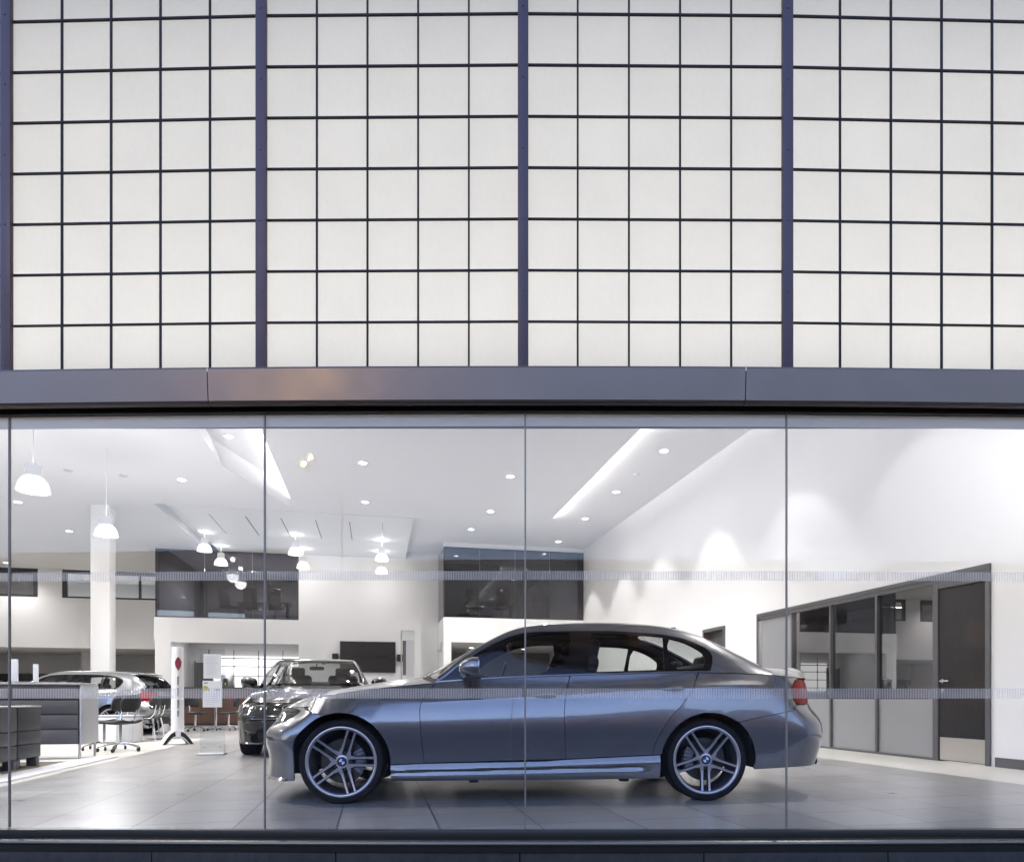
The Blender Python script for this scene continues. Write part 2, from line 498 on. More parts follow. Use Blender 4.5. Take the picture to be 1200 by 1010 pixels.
def inset(poly, d):
    a = sum(poly[i][0]*poly[(i+1) % len(poly)][1]-poly[(i+1) % len(poly)][0]*poly[i][1] for i in range(len(poly)))
    sg = 1 if a > 0 else -1
    out = []
    n = len(poly)
    for i in range(n):
        p0 = Vector(poly[i-1]); p1 = Vector(poly[i]); p2 = Vector(poly[(i+1) % n])
        e1 = (p1-p0); e2 = (p2-p1)
        if e1.length < 1e-9 or e2.length < 1e-9: out.append(tuple(p1)); continue
        n1 = Vector((-e1.y, e1.x)).normalized()*sg; n2 = Vector((-e2.y, e2.x)).normalized()*sg
        m = n1+n2
        if m.length < 1e-6: m = n1
        m.normalize()
        k = max(0.5, m.dot(n1))
        out.append(tuple(p1+m*d/k))
    return out

def smooth_poly(pts, it=2):
    """corner-cut a closed outline"""
    for _ in range(it):
        o = []
        n = len(pts)
        for i in range(n):
            a, b = pts[i], pts[(i+1) % n]
            o.append((a[0]*.75+b[0]*.25, a[1]*.75+b[1]*.25)); o.append((a[0]*.25+b[0]*.75, a[1]*.25+b[1]*.75))
        pts = o
    return pts

def dens(poly, d):
    out = []
    n = len(poly)
    for i in range(n):
        a = poly[i]; b = poly[(i+1) % n]
        L = math.hypot(b[0]-a[0], b[1]-a[1]); k = max(1, int(math.ceil(L/d)))
        for j in range(k): out.append((a[0]+(b[0]-a[0])*j/k, a[1]+(b[1]-a[1])*j/k))
    return out

def patch(surf, poly, holes=(), du=0.045, dv=0.04, bd=0.018, off=None, thick=0.012, extra=None):
    """cover polygon (in the two parameters) with triangles lifted on the surface -> (verts, normals, faces) on the +y side"""
    loops = [dens(poly, bd)]+[dens(h, bd) for h in holes]
    vs = []; ed = []
    for lp in loops:
        s0 = len(vs)
        vs += lp
        ed += [(s0+i, s0+(i+1) % len(lp)) for i in range(len(lp))]
    A = np.array(vs)
    x0, y0 = A.min(0); x1, y1 = A.max(0)
    nx = max(1, int((x1-x0)/du)); ny = max(1, int((y1-y0)/dv))
    gx, gy = np.meshgrid(np.linspace(x0, x1, nx+1), np.linspace(y0, y1, ny+1))
    gx = gx.ravel()+np.tile([0, 0], 1)[0]; gy = gy.ravel()
    ok = in_poly(gx, gy, loops[0])
    for h in loops[1:]: ok &= ~in_poly(gx, gy, h)
    # drop grid points crowding the border
    keep = []
    for i in np.nonzero(ok)[0]:
        d2 = ((A[:, 0]-gx[i])/du)**2+((A[:, 1]-gy[i])/dv)**2
        if d2.min() > 0.16: keep.append(i)
    vs2 = [Vector(v) for v in vs]+[Vector((gx[i], gy[i])) for i in keep if extra is None or abs(gy[i]-crease_z(gx[i])) > .052]
    if extra is not None:
        ex = np.array(extra)
        ok = in_poly(ex[:, 0], ex[:, 1], inset(loops[0], .006))
        vs2 += [Vector(v) for v, k in zip(extra, ok) if k]
    r = delaunay_2d_cdt(vs2, ed, [], 1, 1e-6)
    V = np.array([(v.x, v.y) for v in r[0]]); Fc = [tuple(f) for f in r[2]]
    cen = np.array([V[list(f)].mean(0) for f in Fc])
    ok = in_poly(cen[:, 0], cen[:, 1], loops[0])
    for h in loops[1:]: ok &= ~in_poly(cen[:, 0], cen[:, 1], h)
    Fc = [f for f, k in zip(Fc, ok) if k]
    P, N = surf.eval(V[:, 0], V[:, 1])
    # orientation: outward = away from the car's axis (y>0 side, or up)
    ref = np.stack([np.zeros(len(P)), np.sign(P[:, 1]+1e-9)*0.6, np.full(len(P), .35)], 1)
    if (N*ref).sum() < 0: N = -N
    if off is not None:
        o = off(V[:, 0], V[:, 1]) if callable(off) else np.full(len(P), off)
        P = P+N*o[:, None]
        if callable(off):
            # normals of the displaced sheet from its own faces
            pass
    verts = P.tolist(); norms = N.tolist(); faces = []
    for f in Fc:
        a, b, c = P[f[0]], P[f[1]], P[f[2]]
        if np.dot(np.cross(b-a, c-a), N[f[0]]+N[f[1]]+N[f[2]]) < 0: f = f[::-1]
        faces.append(f)
    if callable(off):
        acc = np.zeros_like(P)
        for f in faces:
            a, b, c = P[f[0]], P[f[1]], P[f[2]]
            nn = np.cross(b-a, c-a)
            for k in f: acc[k] += nn
        acc /= np.linalg.norm(acc, axis=1)[:, None]+1e-12
        norms = acc.tolist()
    if thick:
        cnt = {}
        for f in faces:
            for k in range(3):
                e = (f[k], f[(k+1) % 3]); key = (min(e), max(e))
                cnt[key] = None if key in cnt else e
        for e in cnt.values():
            if e is None: continue
            a, b = P[e[0]], P[e[1]]
            a2, b2 = a-N[e[0]]*thick, b-N[e[1]]*thick
            nn = np.cross(a2-a, b-a); L = np.linalg.norm(nn)
            if L < 1e-12: continue
            nn = nn/L
            s0 = len(verts)
            verts += [a.tolist(), a2.tolist(), b2.tolist(), b.tolist()]; norms += [nn.tolist()]*4
            faces.append((s0, s0+1, s0+2, s0+3))
    return verts, norms, faces

def mirror(d):
    v, n, f = d
    return [(a[0], -a[1], a[2]) for a in v], [(a[0], -a[1], a[2]) for a in n], [tuple(reversed(k)) for k in f]

def join(*ds):
    V = []; N = []; Fs = []
    for v, n, f in ds:
        o = len(V); V += list(v); N += list(n); Fs += [tuple(i+o for i in k) for k in f]
    return V, N, Fs

def sheet(name, d, mat, parent):
    me = bpy.data.meshes.new(name)
    me.from_pydata(d[0], [], d[2])
    me.materials.append(mat)
    for p in me.polygons: p.use_smooth = True
    me.normals_split_custom_set_from_vertices(d[1])
    o = bpy.data.objects.new(name, me)
    return link(o, parent)

def crease_z(x): return .718+.0545*x
def crease_off(q, z):
    d = z-crease_z(q)
    a = np.clip((q-.30)/.45, 0, 1); a = a*a*(3-2*a)
    b = np.clip((3.25-q)/.55, 0, 1); b = b*b*(3-2*b)
    prof = np.where(d > 0, np.exp(-d/.034), np.exp(d/.017))
    return .0046*a*b*prof
CREASE = [(x, crease_z(x)+d) for x in np.arange(.30, 3.26, .03) for d in (-.045, -.028, -.016, -.008, -.003, 0, .004, .012, .024, .042)]
QK = [-1.38, -1.08, -.855, -.683, -.537, -.40, -.2, 0, .36, .75, 1.4, 2.0, 2.4, 2.76, 3.1, 3.25, 3.49, 3.655, 3.80, 3.968, 4.19, 4.49]
XM = [-.2, 0, .36, .75, 1.4, 2.0, 2.4, 2.76, 3.1, 3.25]
NY = [0, .30, .52, .68, .79, .855]; NDX = [0, .012, .05, .115, .21, .31]
TY = [.86, .79, .68, .52, .30, 0]; TDX = [-.33, -.18, -.085, -.035, -.01, 0]

def make_surfaces(tail_shift=0.0, hatch=False):
    xn = [-.695, -.68, -.685, -.71, -.645, -.61, -.59]
    ws = [.97, .99, 1.0, 1.0, .98, .93, .82]
    zn = [.165, .26, .37, .50, .59, .655, .70]
    xt = [3.80, 3.82, 3.845, 3.84, 3.755, 3.745, 3.725]
    wt = [.96, .98, 1.0, 1.0, .965, .93, .885]
    zt = [.255, .34, .45, .60, .725, .85, .95]
    Z = [  # idx5 (-.40), then XM, then 3.49
        [.167, .17, .17, .168, .168, .17, .176, .183, .20, .235, .24, .25],
        [.262, .268, .275, .28, .283, .285, .29, .30, .31, .325, .33, .335],
        [.375, .385, .395, .405, .41, .42, .43, .435, .44, .445, .447, .45],
        [.505, .525, .545, .56, .57, .58, .59, .60, .605, .605, .605, .60],
        [.605, .64, .675, .71, .735, .765, .795, .815, .825, .82, .81, .765],
        [.668, .72, .76, .80, .83, .868, .89, .905, .91, .91, .905, .885],
        [.725, .785, .828, .872, .908, .947, .968, .98, .985, .978, .973, .962]]
    W = [
        [.86, .865, .865, .865, .865, .865, .87, .87, .865, .85],
        [.885, .89, .885, .88, .88, .88, .885, .895, .885, .87],
        [.895, .905, .89, .885, .885, .885, .89, .905, .895, .88],
        [.895, .91, .903, .902, .904, .904, .905, .912, .90, .885],
        [.872, .888, .876, .871, .872, .874, .878, .884, .872, .858],
        [.822, .832, .826, .820, .822, .826, .832, .838, .826, .814],
        [.737, .758, .766, .772, .784, .792, .797, .796, .778, .766]]
    C = []
    for k in range(7):
        row = []
        for i in range(6):
            row.append((xn[k]+NDX[i], NY[i]*ws[k], Z[k][0] if i == 5 else zn[k]+(Z[k][0]-zn[k])*(i/5)**2))
        for i in range(10):
            row.append((XM[i], W[k][i], Z[k][1+i]))
        for i in range(6):
            zz = Z[k][11] if i == 0 else zt[k]
            row.append((xt[k]+TDX[i], TY[i]*wt[k], zz))
        C.append(row)
    C = np.array(C)
    if tail_shift:
        x = C[:, :, 0]
        C[:, :, 0] = np.where(x > 2.76, 2.76+(x-2.76)*(1+tail_shift/1.05), x)
    S = Surf(QK, C, 2, 1)
    top = C[6]
    # shoulder line as functions of x (between nose and tail)
    tx, ty, tz = top[:, 0], top[:, 1], top[:, 2]
    ks = Spl(QK, top)
    qq = np.linspace(QK[0], QK[-1], 1200); kp = ks(qq)
    def ysh(x): return np.interp(x, kp[:, 0], kp[:, 1])
    def zsh(x): return np.interp(x, kp[:, 0], kp[:, 2])
    # hood
    hz = Spl([-.59, -.55, -.48, -.40, -.28, -.14, 0, .137, .255, .36, .5, .62, .75], [.70, .722, .765, .798, .829, .853, .877, .90, .918, .932, .952, .968, .985])
    def hood(x, y):
        ys = np.maximum(ysh(x), .02); zs = zsh(x); zc = hz(x)
        r = np.clip(np.abs(y)/ys, 0, 1.05)
        f = np.clip((x+.45)/.5, 0, 1)
        return zc-(zc-zs)*r**2.6+.010*f*np.exp(-((np.abs(y)-.36)/.07)**2)-.004*f*np.exp(-((np.abs(y)-.48)/.06)**2)
    # upper body sections
    if not hatch:
        gx = [.55, .62, .70, .77, .85, .94, 1.04, 1.14, 1.25, 1.36, 1.5, 1.76, 2.08, 2.35, 2.5, 2.63, 2.72, 2.85, 2.95, 3.05, 3.15, 3.25, 3.35]
        zr = [.889, .898, .925, .983, 1.05, 1.115, 1.183, 1.24, 1.293, 1.328, 1.35, 1.363, 1.364, 1.350, 1.333, 1.307, 1.280, 1.226, 1.18, 1.13, 1.078, 1.03, .992]
        zc = Spl([.45, .53, .70, .85, 1.0, 1.14, 1.25, 1.36, 1.5, 1.76, 2.0, 2.2, 2.41, 2.6, 2.75, 2.9, 3.05, 3.15, 3.25, 3.35], [.92, .965, 1.045, 1.13, 1.207, 1.275, 1.325, 1.362, 1.388, 1.412, 1.419, 1.416, 1.402, 1.372, 1.329, 1.268, 1.193, 1.14, 1.088, 1.05])
        yr = [.775, .772, .765, .752, .737, .712, .682, .652, .624, .602, .583, .571, .570, .578, .588, .604, .618, .645, .657, .670, .684, .700, .716]
    else:
        gx = [.55, .62, .70, .77, .85, .94, 1.04, 1.14, 1.25, 1.36, 1.5, 1.76, 2.08, 2.35, 2.6, 2.85, 3.05, 3.2, 3.3, 3.38, 3.44]
        zr = [.889, .898, .925, .983, 1.05, 1.115, 1.183, 1.24, 1.293, 1.328, 1.35, 1.365, 1.368, 1.362, 1.348, 1.322, 1.285, 1.22, 1.13, 1.04, .985]
        zc = Spl([.45, .53, .70, .85, 1.0, 1.14, 1.25, 1.36, 1.5, 1.76, 2.0, 2.35, 2.6, 2.85, 3.05, 3.2, 3.3, 3.38, 3.44], [.92, .965, 1.045, 1.13, 1.207, 1.275, 1.325, 1.362, 1.388, 1.412, 1.42, 1.418, 1.405, 1.378, 1.34, 1.27, 1.17, 1.07, 1.0])
        yr = [.775, .772, .765, .752, .737, .722, .70, .676, .652, .632, .613, .60, .598, .602, .608, .618, .63, .645, .66, .68, .70]
    Cu = []
    gx = np.array(gx); zr = np.array(zr); yr = np.array(yr); zcv = zc(gx)
    yb = ysh(gx); zb = zsh(gx)
    zr = np.maximum(zr, zb+.004); zcv = np.maximum(zcv, zr+.02)
    def rowp(y, z): return np.stack([gx, y, z], 1)
    def L(a, b, t): return a+(b-a)*t
    hgt = np.clip((zr-zb)/.35, 0, 1)
    Cu.append(rowp(yb, zb))
    Cu.append(rowp(L(yb, yr, .26)+.007*hgt, L(zb, zr, .28)))
    Cu.append(rowp(L(yb, yr, .53)+.012*hgt, L(zb, zr, .56)))
    Cu.append(rowp(L(yb, yr, .78)+.013*hgt, L(zb, zr, .82)))
    Cu.append(rowp(yr, zr+.010*hgt))
    zt_ = zr+(zcv-zr)*.50
    Cu.append(rowp(yr*.90, zr+.004*hgt+(zcv-zr)*.56))
    Cu.append(rowp(yr*.55, zr+(zcv-zr)*.88))
    Cu.append(rowp(yr*.0, zcv))
    Us = Surf(gx, Cu, 2, 1)
    Ut = Surf(gx, Cu, 1, -1)
    rail = Spl(gx, np.stack([yr, zr+.010*hgt], 1))
    # deck
    dz = Spl([3.0, 3.15, 3.25, 3.34, 3.5, 3.6, 3.66, 3.70, 3.73], [1.075, 1.068, 1.064, 1.062, 1.056, 1.05, 1.042, 1.03, .99])
    def deck(x, y):
        ys = np.maximum(ysh(x), .02); zs = zsh(x)
        r = np.clip(np.abs(y)/ys, 0, 1.02)
        return dz(x)-(dz(x)-zs)*r**3.2
    return dict(S=S, Us=Us, Ut=Ut, hood=HF(hood), deck=HF(deck), ysh=ysh, zsh=zsh, ktop=kp, qq=qq, rail=rail, gx=gx, hz=hz)

def arc(cx, cz, r, a0, a1, n=26):
    return [(cx+r*math.cos(math.radians(a0+(a1-a0)*i/n)), cz+r*math.sin(math.radians(a0+(a1-a0)*i/n))) for i in range(n+1)]

def topline(sf, q0, q1, n=24, d=.003):
    q = np.linspace(q0, q1, n)
    z = np.interp(q, sf['qq'], sf['ktop'][:, 2])-d
    return list(zip(q.tolist(), z.tolist()))

def build_wheel_meshes():
    """tyre, rim, disc, caliper, cap; axis = local y, outer face towards -y"""
    RX = Matrix.Rotation(PI/2, 4, 'X')          # lathe z -> -y
    out = {}
    R = .3155
    t = MB()
    prof = [(.252, -.105), (.262, -.112), (.285, -.117), (.303, -.112), (.312, -.098), (.3155, -.075), (.3155, -.05), (.311, -.048), (.311, -.040), (.3155, -.038), (.3155, -.004), (.311, -.003), (.311, .003), (.3155, .004), (.3155, .038), (.311, .040), (.311, .048), (.3155, .05), (.3155, .075), (.312, .098), (.303, .112), (.298, .1135), (.297, .1155), (.285, .1175), (.268, .1145), (.266, .116), (.262, .113), (.254, .108), (.249, .098)]
    t.lathe(prof, RX, seg=72)
    out['tyre'] = t
    r = MB()
    prof = [(.249, .100), (.256, .109), (.262, .112), (.2625, .115), (.258, .117), (.250, .1165), (.243, .112), (.238, .100), (.230, .080), (.226, .02), (.222, -.09), (.245, -.11)]
    r.lathe(prof, RX, seg=72, mats=[0, 0, 0, 0, 0, 0, 0, 1, 1, 1, 1])
    # spokes, in pairs
    def spoke(ang, side):
        n = 9
        ca, sa = math.cos(ang), math.sin(ang)
        rows = []
        for i in range(n+1):
            f = i/n
            rad = .050+(.250-.050)*f
            lat = side*(.027+.001*f)
            hw = .0084+.0034*(1-f)**2 + (.003*max(0, (f-.85)/.15))
            face = .088+.020*f**1.5 - .006*(1-f)
            dep = .034-.010*f
            rows.append((rad, lat, hw, face, dep))
        rings = []
        for rad, lat, hw, face, dep in rows:
            pts = []
            for (dl, dh) in ((-hw-.003, face-dep), (-hw, face-.004), (-hw+.0025, face), (hw-.0025, face), (hw, face-.004), (hw+.003, face-dep)):
                x = rad*ca-(lat+dl)*sa; z = rad*sa+(lat+dl)*ca
                pts.append(r.bm.verts.new((x, -dh, z)))
            rings.append(pts)
        for i in range(n):
            for k in range(6):
                k2 = (k+1) % 6
                f = r.bm.faces.new((rings[i][k], rings[i][k2], rings[i+1][k2], rings[i+1][k]))
                f.material_index = 0 if k in (1, 2, 3) else 1
                f.smooth = False
    for p in range(5):
        a = p*2*PI/5
        spoke(a, 1); spoke(a, -1)
        # flare web joining neighbouring pairs near the hub
        b = a+PI/5
        pts = []
        for (rr, da) in ((.045, -.30), (.085, -.36), (.098, -.20), (.078, 0), (.098, .20), (.085, .36), (.045, .30)):
            pts.append((rr*math.cos(b+da), rr*math.sin(b+da)))
        lo = [r.bm.verts.new((x, -.055, z)) for x, z in pts]; hi = [r.bm.verts.new((x, -.0855, z)) for x, z in pts]
        f = r.bm.faces.new(hi); f.material_index = 0
        for i in range(len(pts)):
            j = (i+1) % len(pts)
            f = r.bm.faces.new((lo[i], lo[j], hi[j], hi[i])); f.material_index = 1
        # bolt pocket
        r.lathe([(.011, .080), (.011, .072), (.007, .070), (.007, .078), (0, .079)], Matrix.Rotation(0, 4, 'Y') @ Matrix.Translation((.058*math.cos(a), 0, .058*math.sin(a))) @ RX, seg=10, mat=1)
    r.lathe([(.052, .04), (.052, .079), (.048, .086), (.036, .088), (.036, .06)], RX, seg=40)
    out['rim'] = r
    d = MB()
    d.lathe([(.08, .030), (.166, .030), (.168, .018), (.166, .004), (.08, .004)], RX, seg=48, mat=0)
    d.lathe([(0, .048), (.07, .046), (.082, .030)], RX, seg=40, mat=1)
    out['brake_disc'] = d
    c = MB()
    for k in range(7):
        a = math.radians(-32+64*k/6)
        c.box((.135*math.cos(a), -.032, .135*math.sin(a)), (.075, .07, .03), bev=.008, rot=Matrix.Rotation(-a, 3, 'Y'))
    out['brake_caliper'] = c
    h = MB()
    h.lathe([(.0355, .07), (.0355, .089), (.033, .0905), (.024, .0905), (.024, .0895), (0, .0898)], RX, seg=40, mats=[0, 0, 0, 0, 3])
    for k in range(4):
        a0 = k*PI/2
        vs = [(0, 0)]+[(.0225*math.cos(a0+PI/2*i/8), .0225*math.sin(a0+PI/2*i/8)) for i in range(9)]
        h.poly([(x, -.0902, z) for x, z in vs], mat=1 if k % 2 == 0 else 2)
    out['hub_cap'] = h
    return out

def build_car(spec):
    sf = make_surfaces(spec.get('tail_shift', 0), spec.get('hatch', False))
    S, Us, Ut = sf['S'], sf['Us'], sf['Ut']
    pm = M[spec['paint']]
    ts = spec.get('tail_shift', 0.0); fz = 1+ts/1.05
    def sx(pts): return [((2.76+(x-2.76)*fz) if 2.76 < x < 3.3 else x, z) for x, z in pts]
    root = thing(spec['name'], spec['label'], 'car', spec['loc'], spec['rot'], scale=spec.get('scale'))
    root['group'] = 'cars on the showroom floor'
    G = .0022
    def both(name, d, mat=None):
        a = sheet(name, mirror(d), mat or pm, root)      # near side (-y)
        b = sheet(name, d, mat or pm, root)
        return a, b
    def merged(name, d, mat=None, par=None):
        return sheet(name, join(d, mirror(d)), mat or pm, par or root)
    F_ARC = (-.005, .308, .368); R_ARC = (2.77, .308, .367)
    # --- front bumper
    lampF = smooth_poly([(-.97, .60), (-.955, .668), (-.82, .69), (-.70, .700), (-.55, .708), (-.43, .69), (-.52, .622), (-.67, .571), (-.80, .555), (-.91, .565)], 1)
    if spec.get('big_lamp'):
        lampF = smooth_poly([(-1.0, .60), (-.98, .672), (-.85, .694), (-.70, .706), (-.55, .710), (-.42, .69), (-.49, .60), (-.66, .54), (-.82, .53), (-.95, .552)], 1)
    kid = smooth_poly([(-1.345, .60), (-1.345, .675), (-1.30, .69), (-1.16, .688), (-1.09, .672), (-1.075, .635), (-1.12, .585), (-1.2, .568), (-1.31, .572)], 2)
    intake = smooth_poly([(-1.37, .215), (-1.37, .40), (-1.06, .40), (-.99, .37), (-.98, .25), (-1.06, .215)], 1)
    sidein = smooth_poly([(-.90, .24), (-.91, .36), (-.80, .365), (-.76, .33), (-.77, .25)], 1)
    bot = [(q, float(np.interp(q, [-1.38, -.4, -.36], [.166, .168, .17]))) for q in np.linspace(-.36, -1.38, 10)]
    fb = topline(sf, -1.38, -.56, 20, .004)+[(-.44, .715), (-.41, .70), (-.30, .694), (-.156, .664)]+arc(*F_ARC, 111, 197)+bot
    d = patch(S, inset(fb, G), [lampF, kid, intake, sidein])
    merged('front_bumper', d)
    for h, o, nm in ((intake, -.02, 'lower_grille'), (sidein, -.02, 'air_intake')):
        dd = patch(S, h, off=o, thick=0)
        merged(nm, dd, M['black'])
    spl = [(-1.38, .168), (-1.38, .190), (-.60, .190), (-.43, .190), (-.43, .170)]
    merged('front_splitter', patch(S, spl, off=lambda q, z: .002+.014*np.clip((.19-z)/.02, 0, 1), dv=.006, thick=.03))
    # kidney grilles
    for sgn in (-1, 1):
        ring = patch(S, kid, [inset(kid, .013)], off=.006, thick=.02)
        ring = ring if sgn > 0 else mirror(ring)
        kg = sheet('kidney_grille', ring, M['chrome'], root)
        bk = patch(S, inset(kid, .004), off=-.03, thick=0)
        slm = MB()
        bk2 = bk if sgn > 0 else mirror(bk)
        sheet('grille_backing', bk2, M['matte_black'], kg)
        for i in range(9):
            q = -1.325+.235*i/8
            zz = np.array([.578, .684]); p, n_ = S.eval(np.array([q, q]), zz)
            slm.tube([(p[0][0]-.001, p[0][1]*sgn, p[0][2]), (p[1][0]-.001, p[1][1]*sgn, p[1][2])], .0035, 6)
        slm.build('grille_bars', M['dark_frame'], kg)
    # headlights
    for sgn in (-1, 1):
        dl = patch(S, inset(lampF, .002), off=-.001, thick=.01)
        hl = sheet('headlight', dl if sgn > 0 else mirror(dl), M['lens'], root)
        db = patch(S, lampF, off=-.045, thick=0)
        sheet('reflector', db if sgn > 0 else mirror(db), M['headlens'], hl)
        for (q, z, rr) in ((-.83, .625, .043), (-.665, .635, .040)):
            p, n_ = S.eval(np.array([q]), np.array([z]))
            nrm = Vector(n_[0]);
            if nrm.dot(Vector((-1, .4, 0))) < 0: nrm = -nrm
            pos = Vector(p[0])-nrm*.02
            if sgn < 0: pos.y *= -1; nrm.y *= -1
            mt = Matrix.Translation(pos) @ nrm.to_track_quat('Z', 'Y').to_matrix().to_4x4()
            b = MB(); b.lathe([(rr, -.02), (rr, .004), (rr*.86, .006), (rr*.8, -.004), (rr*.55, -.012), (0, .0)], mt, seg=28, mats=[0, 0, 0, 1, 0])
            b.build('projector_lamp', [M['chrome'], M['screen']], hl)
    # --- fender
    fe = topline(sf, -.40, .685, 40)+[(.655, .856), (.613, .80), (.585, .742), (.58, .69), (.583, .62), (.589, .526), (.599, .431), (.613, .302), (.363, .294)]+arc(*F_ARC, -2, 111)+[(-.156, .664), (-.30, .694)]
    fe = fe[:1]+fe[1:]
    both('fender', patch(S, inset(fe, G), off=crease_off, extra=CREASE))
    # side repeater / brake glow is left off
    d1 = [(.613, .304), (1.672, .327), (1.668, .434), (1.657, .647), (1.667, .764), (1.684, .849)]
    d1p = [(.613, .304)]+d1[1:]+[(1.715, float(np.interp(1.715, sf['qq'], sf['ktop'][:, 2]))-.001)]+topline(sf, 1.70, .69, 40, .001)+[(.655, .856), (.613, .80), (.585, .742), (.58, .69), (.583, .62), (.589, .526), (.599, .431)]
    fd = both('front_door', patch(S, inset(d1p, G), off=crease_off, extra=CREASE))
    rd = [(2.714, .984), (2.652, .859), (2.568, .743), (2.479, .655), (2.40, .538), (2.345, .422), (2.335, .356)]
    d2p = [(1.672, .327), (2.335, .356)]+rd[::-1][1:-1]+[(2.712, float(np.interp(2.712, sf['qq'], sf['ktop'][:, 2]))-.001)]+topline(sf, 2.70, 1.72, 40, .001)+[(1.684, .849), (1.667, .764), (1.657, .647), (1.668, .434)]
    rdr = both('rear_door', patch(S, inset(d2p, G), off=crease_off, extra=CREASE))
    # --- quarter panel
    lampR = [(3.545, .868), (3.60, .915), (3.69, .938), (3.85, .938), (4.15, .915), (4.2, .80), (4.1, .757), (3.75, .750), (3.66, .738), (3.585, .738), (3.548, .785)]
    seam = sx([(2.995, .605), (3.17, .641)])+[(3.32, .667), (3.46, .692), (3.55, .731)]
    a_seam = 53
    qp = topline(sf, 2.72, 3.66, 40)+[(3.598, .918), (3.542, .870), (3.544, .785), (3.56, .742)]+seam[::-1]+arc(*R_ARC, a_seam, 172)+[(2.335, .356)]+rd[::-1][1:-1]
    both('quarter_panel', patch(S, inset(qp, G), off=crease_off, extra=CREASE))
    # --- rear bumper
    zb = lambda q: float(np.interp(q, QK[14:], [.235, .24, .25, .252, .254, .256, .256, .256]))+.001
    rb = seam+[(3.585, .735), (3.66, .734), (3.75, .747), (4.1, .752), (4.49, .75)]+[(q, zb(q)) for q in np.linspace(4.49, 3.16, 14)]+arc(*R_ARC, -11, a_seam)
    merged('rear_bumper', patch(S, inset(rb, G)))
    # trunk rear face between the lamps
    tf = [(4.2, .80), (4.17, .915), (4.0, .942), (4.49, .942), (4.49, .755), (4.12, .758)]
    if True:
        tfp = [(4.12, .758), (4.205, .80), (4.155, .918)]+topline(sf, 3.80, 4.49, 10, .004)+[(4.49, .755)]
        tfp = [(4.12, .758), (4.205, .80), (4.155, .92), (3.86, .941)]+topline(sf, 3.87, 4.49, 10, .004)+[(4.49, .755)]
    for sgn in (-1, 1):
        dl = patch(S, inset(smooth_poly(lampR, 1), .002), off=.001, thick=.012, dv=.03)
        tl = sheet('taillight', dl if sgn > 0 else mirror(dl), M['redlens'], root)
        db = patch(S, inset(lampR, -.004), off=-.014, thick=0)
        sheet('lamp_housing', db if sgn > 0 else mirror(db), M['matte_black'], tl)
        # lighter reversing strip
        if False: st = patch(S, [(3.70, .80), (4.12, .80), (4.13, .825), (3.70, .825)], off=.003, thick=.003)
        if False: sheet('lamp_strip', st if sgn > 0 else mirror(st), M['crimson'], tl)
    # --- skirts
    def soff(q, z):
        zl = .240+.0155*(q-.37)
        u = z-zl
        o = np.where(u > 0.004, .024*np.clip((.30+.03*(q-.4)-z)/.055, 0, 1)**.8, 0)
        flat = np.where(u <= .004, .006+.014*np.clip((-u-.004)/.03, 0, 1), 0)
        r = np.where(u > .004, np.minimum(o, .024), flat)
        endk = np.clip((2.30-.35*np.clip(-u, 0, .1)*0-q)/.05, 0, 1)
        r = np.where((u <= .004), r*endk+.022*(1-endk), r)
        return r*np.clip((z-.168)/.012, .25, 1)
    sk = [(.366, .169), (.365, .290), (.613, .300), (1.5, .312), (1.672, .324), (2.335, .352), (2.392, .355), (2.39, .178), (2.0, .174), (1.4, .171)]
    both('side_skirt', patch(S, inset(sk, .0015), off=soff, du=.05, dv=.0075, bd=.014, thick=.03))
    # --- hood
    hx = sf['ktop']
    idx = [i for i in range(len(sf['qq'])) if hx[i, 0] <= .66 and sf['qq'][i] < .7]
    hp = [(hx[i, 0]+(.003 if hx[i, 0] < -.4 else 0), max(0, hx[i, 1]-.003)) for i in idx[::6]]+[(.662, .765), (.60, .62), (.55, .35), (.53, 0)]
    hp = [(-.588, 0)]+hp[1:]
    merged('hood', patch(sf['hood'], hp, du=.04, dv=.04, thick=.01))
    # cowl
    cw = [(.665, .765), (.60, .62), (.55, .35), (.53, 0), (.60, 0), (.62, .35), (.67, .62), (.72, .75)]
    merged('cowl', patch(sf['hood'], cw, off=-.004, thick=.01), M['black'])
    # --- upper body: pillars and roof
    xr0, xr1 = .70, float(sf['gx'][-1])-.02
    rl = sf['rail']
    if not spec.get('hatch'):
        dlo = [(.712, .917), (.772, .957), (.85, 1.026), (.937, 1.09), (1.036, 1.157), (1.142, 1.213), (1.249, 1.264), (1.362, 1.297), (1.496, 1.312), (1.764, 1.320), (2.082, 1.320), (2.354, 1.305), (2.491, 1.291), (2.628, 1.264), (2.719, 1.230), (2.802, 1.186), (2.842, 1.145), (2.852, 1.115), (2.842, 1.061), (2.815, 1.000)]
    else:
        dlo = [(.712, .917), (.772, .957), (.85, 1.026), (.937, 1.09), (1.036, 1.157), (1.142, 1.213), (1.249, 1.264), (1.362, 1.297), (1.496, 1.312), (1.764, 1.320), (2.082, 1.322), (2.4, 1.312), (2.65, 1.292), (2.82, 1.26), (2.93, 1.21), (2.95, 1.15), (2.90, 1.06), (2.84, 1.005)]
    zbt = lambda x: float(sf['zsh'](np.array([x]))[0])
    dl_b = [(x, zbt(x)+.012) for x in np.linspace(dlo[-1][0]-.03, .76, 26)]
    dloP = dlo+dl_b
    xs = np.linspace(.68, xr1, 60)
    railz = rl(xs)
    sp = [(x, zbt(x)+.0015) for x in xs]+[(x, float(z)-.002) for x, z in zip(xs[::-1], railz[::-1, 1])]
    side = patch(Us, sp, [dloP], du=.05, dv=.035, thick=.012)
    # roof sheet with windscreen and rear window cut out
    ws = [(.555, 0), (.58, .35), (.64, .60), (.715, .735), (.76, .728), (1.04, .660), (1.25, .600), (1.355, .566), (1.335, .45), (1.315, .2), (1.31, 0)]
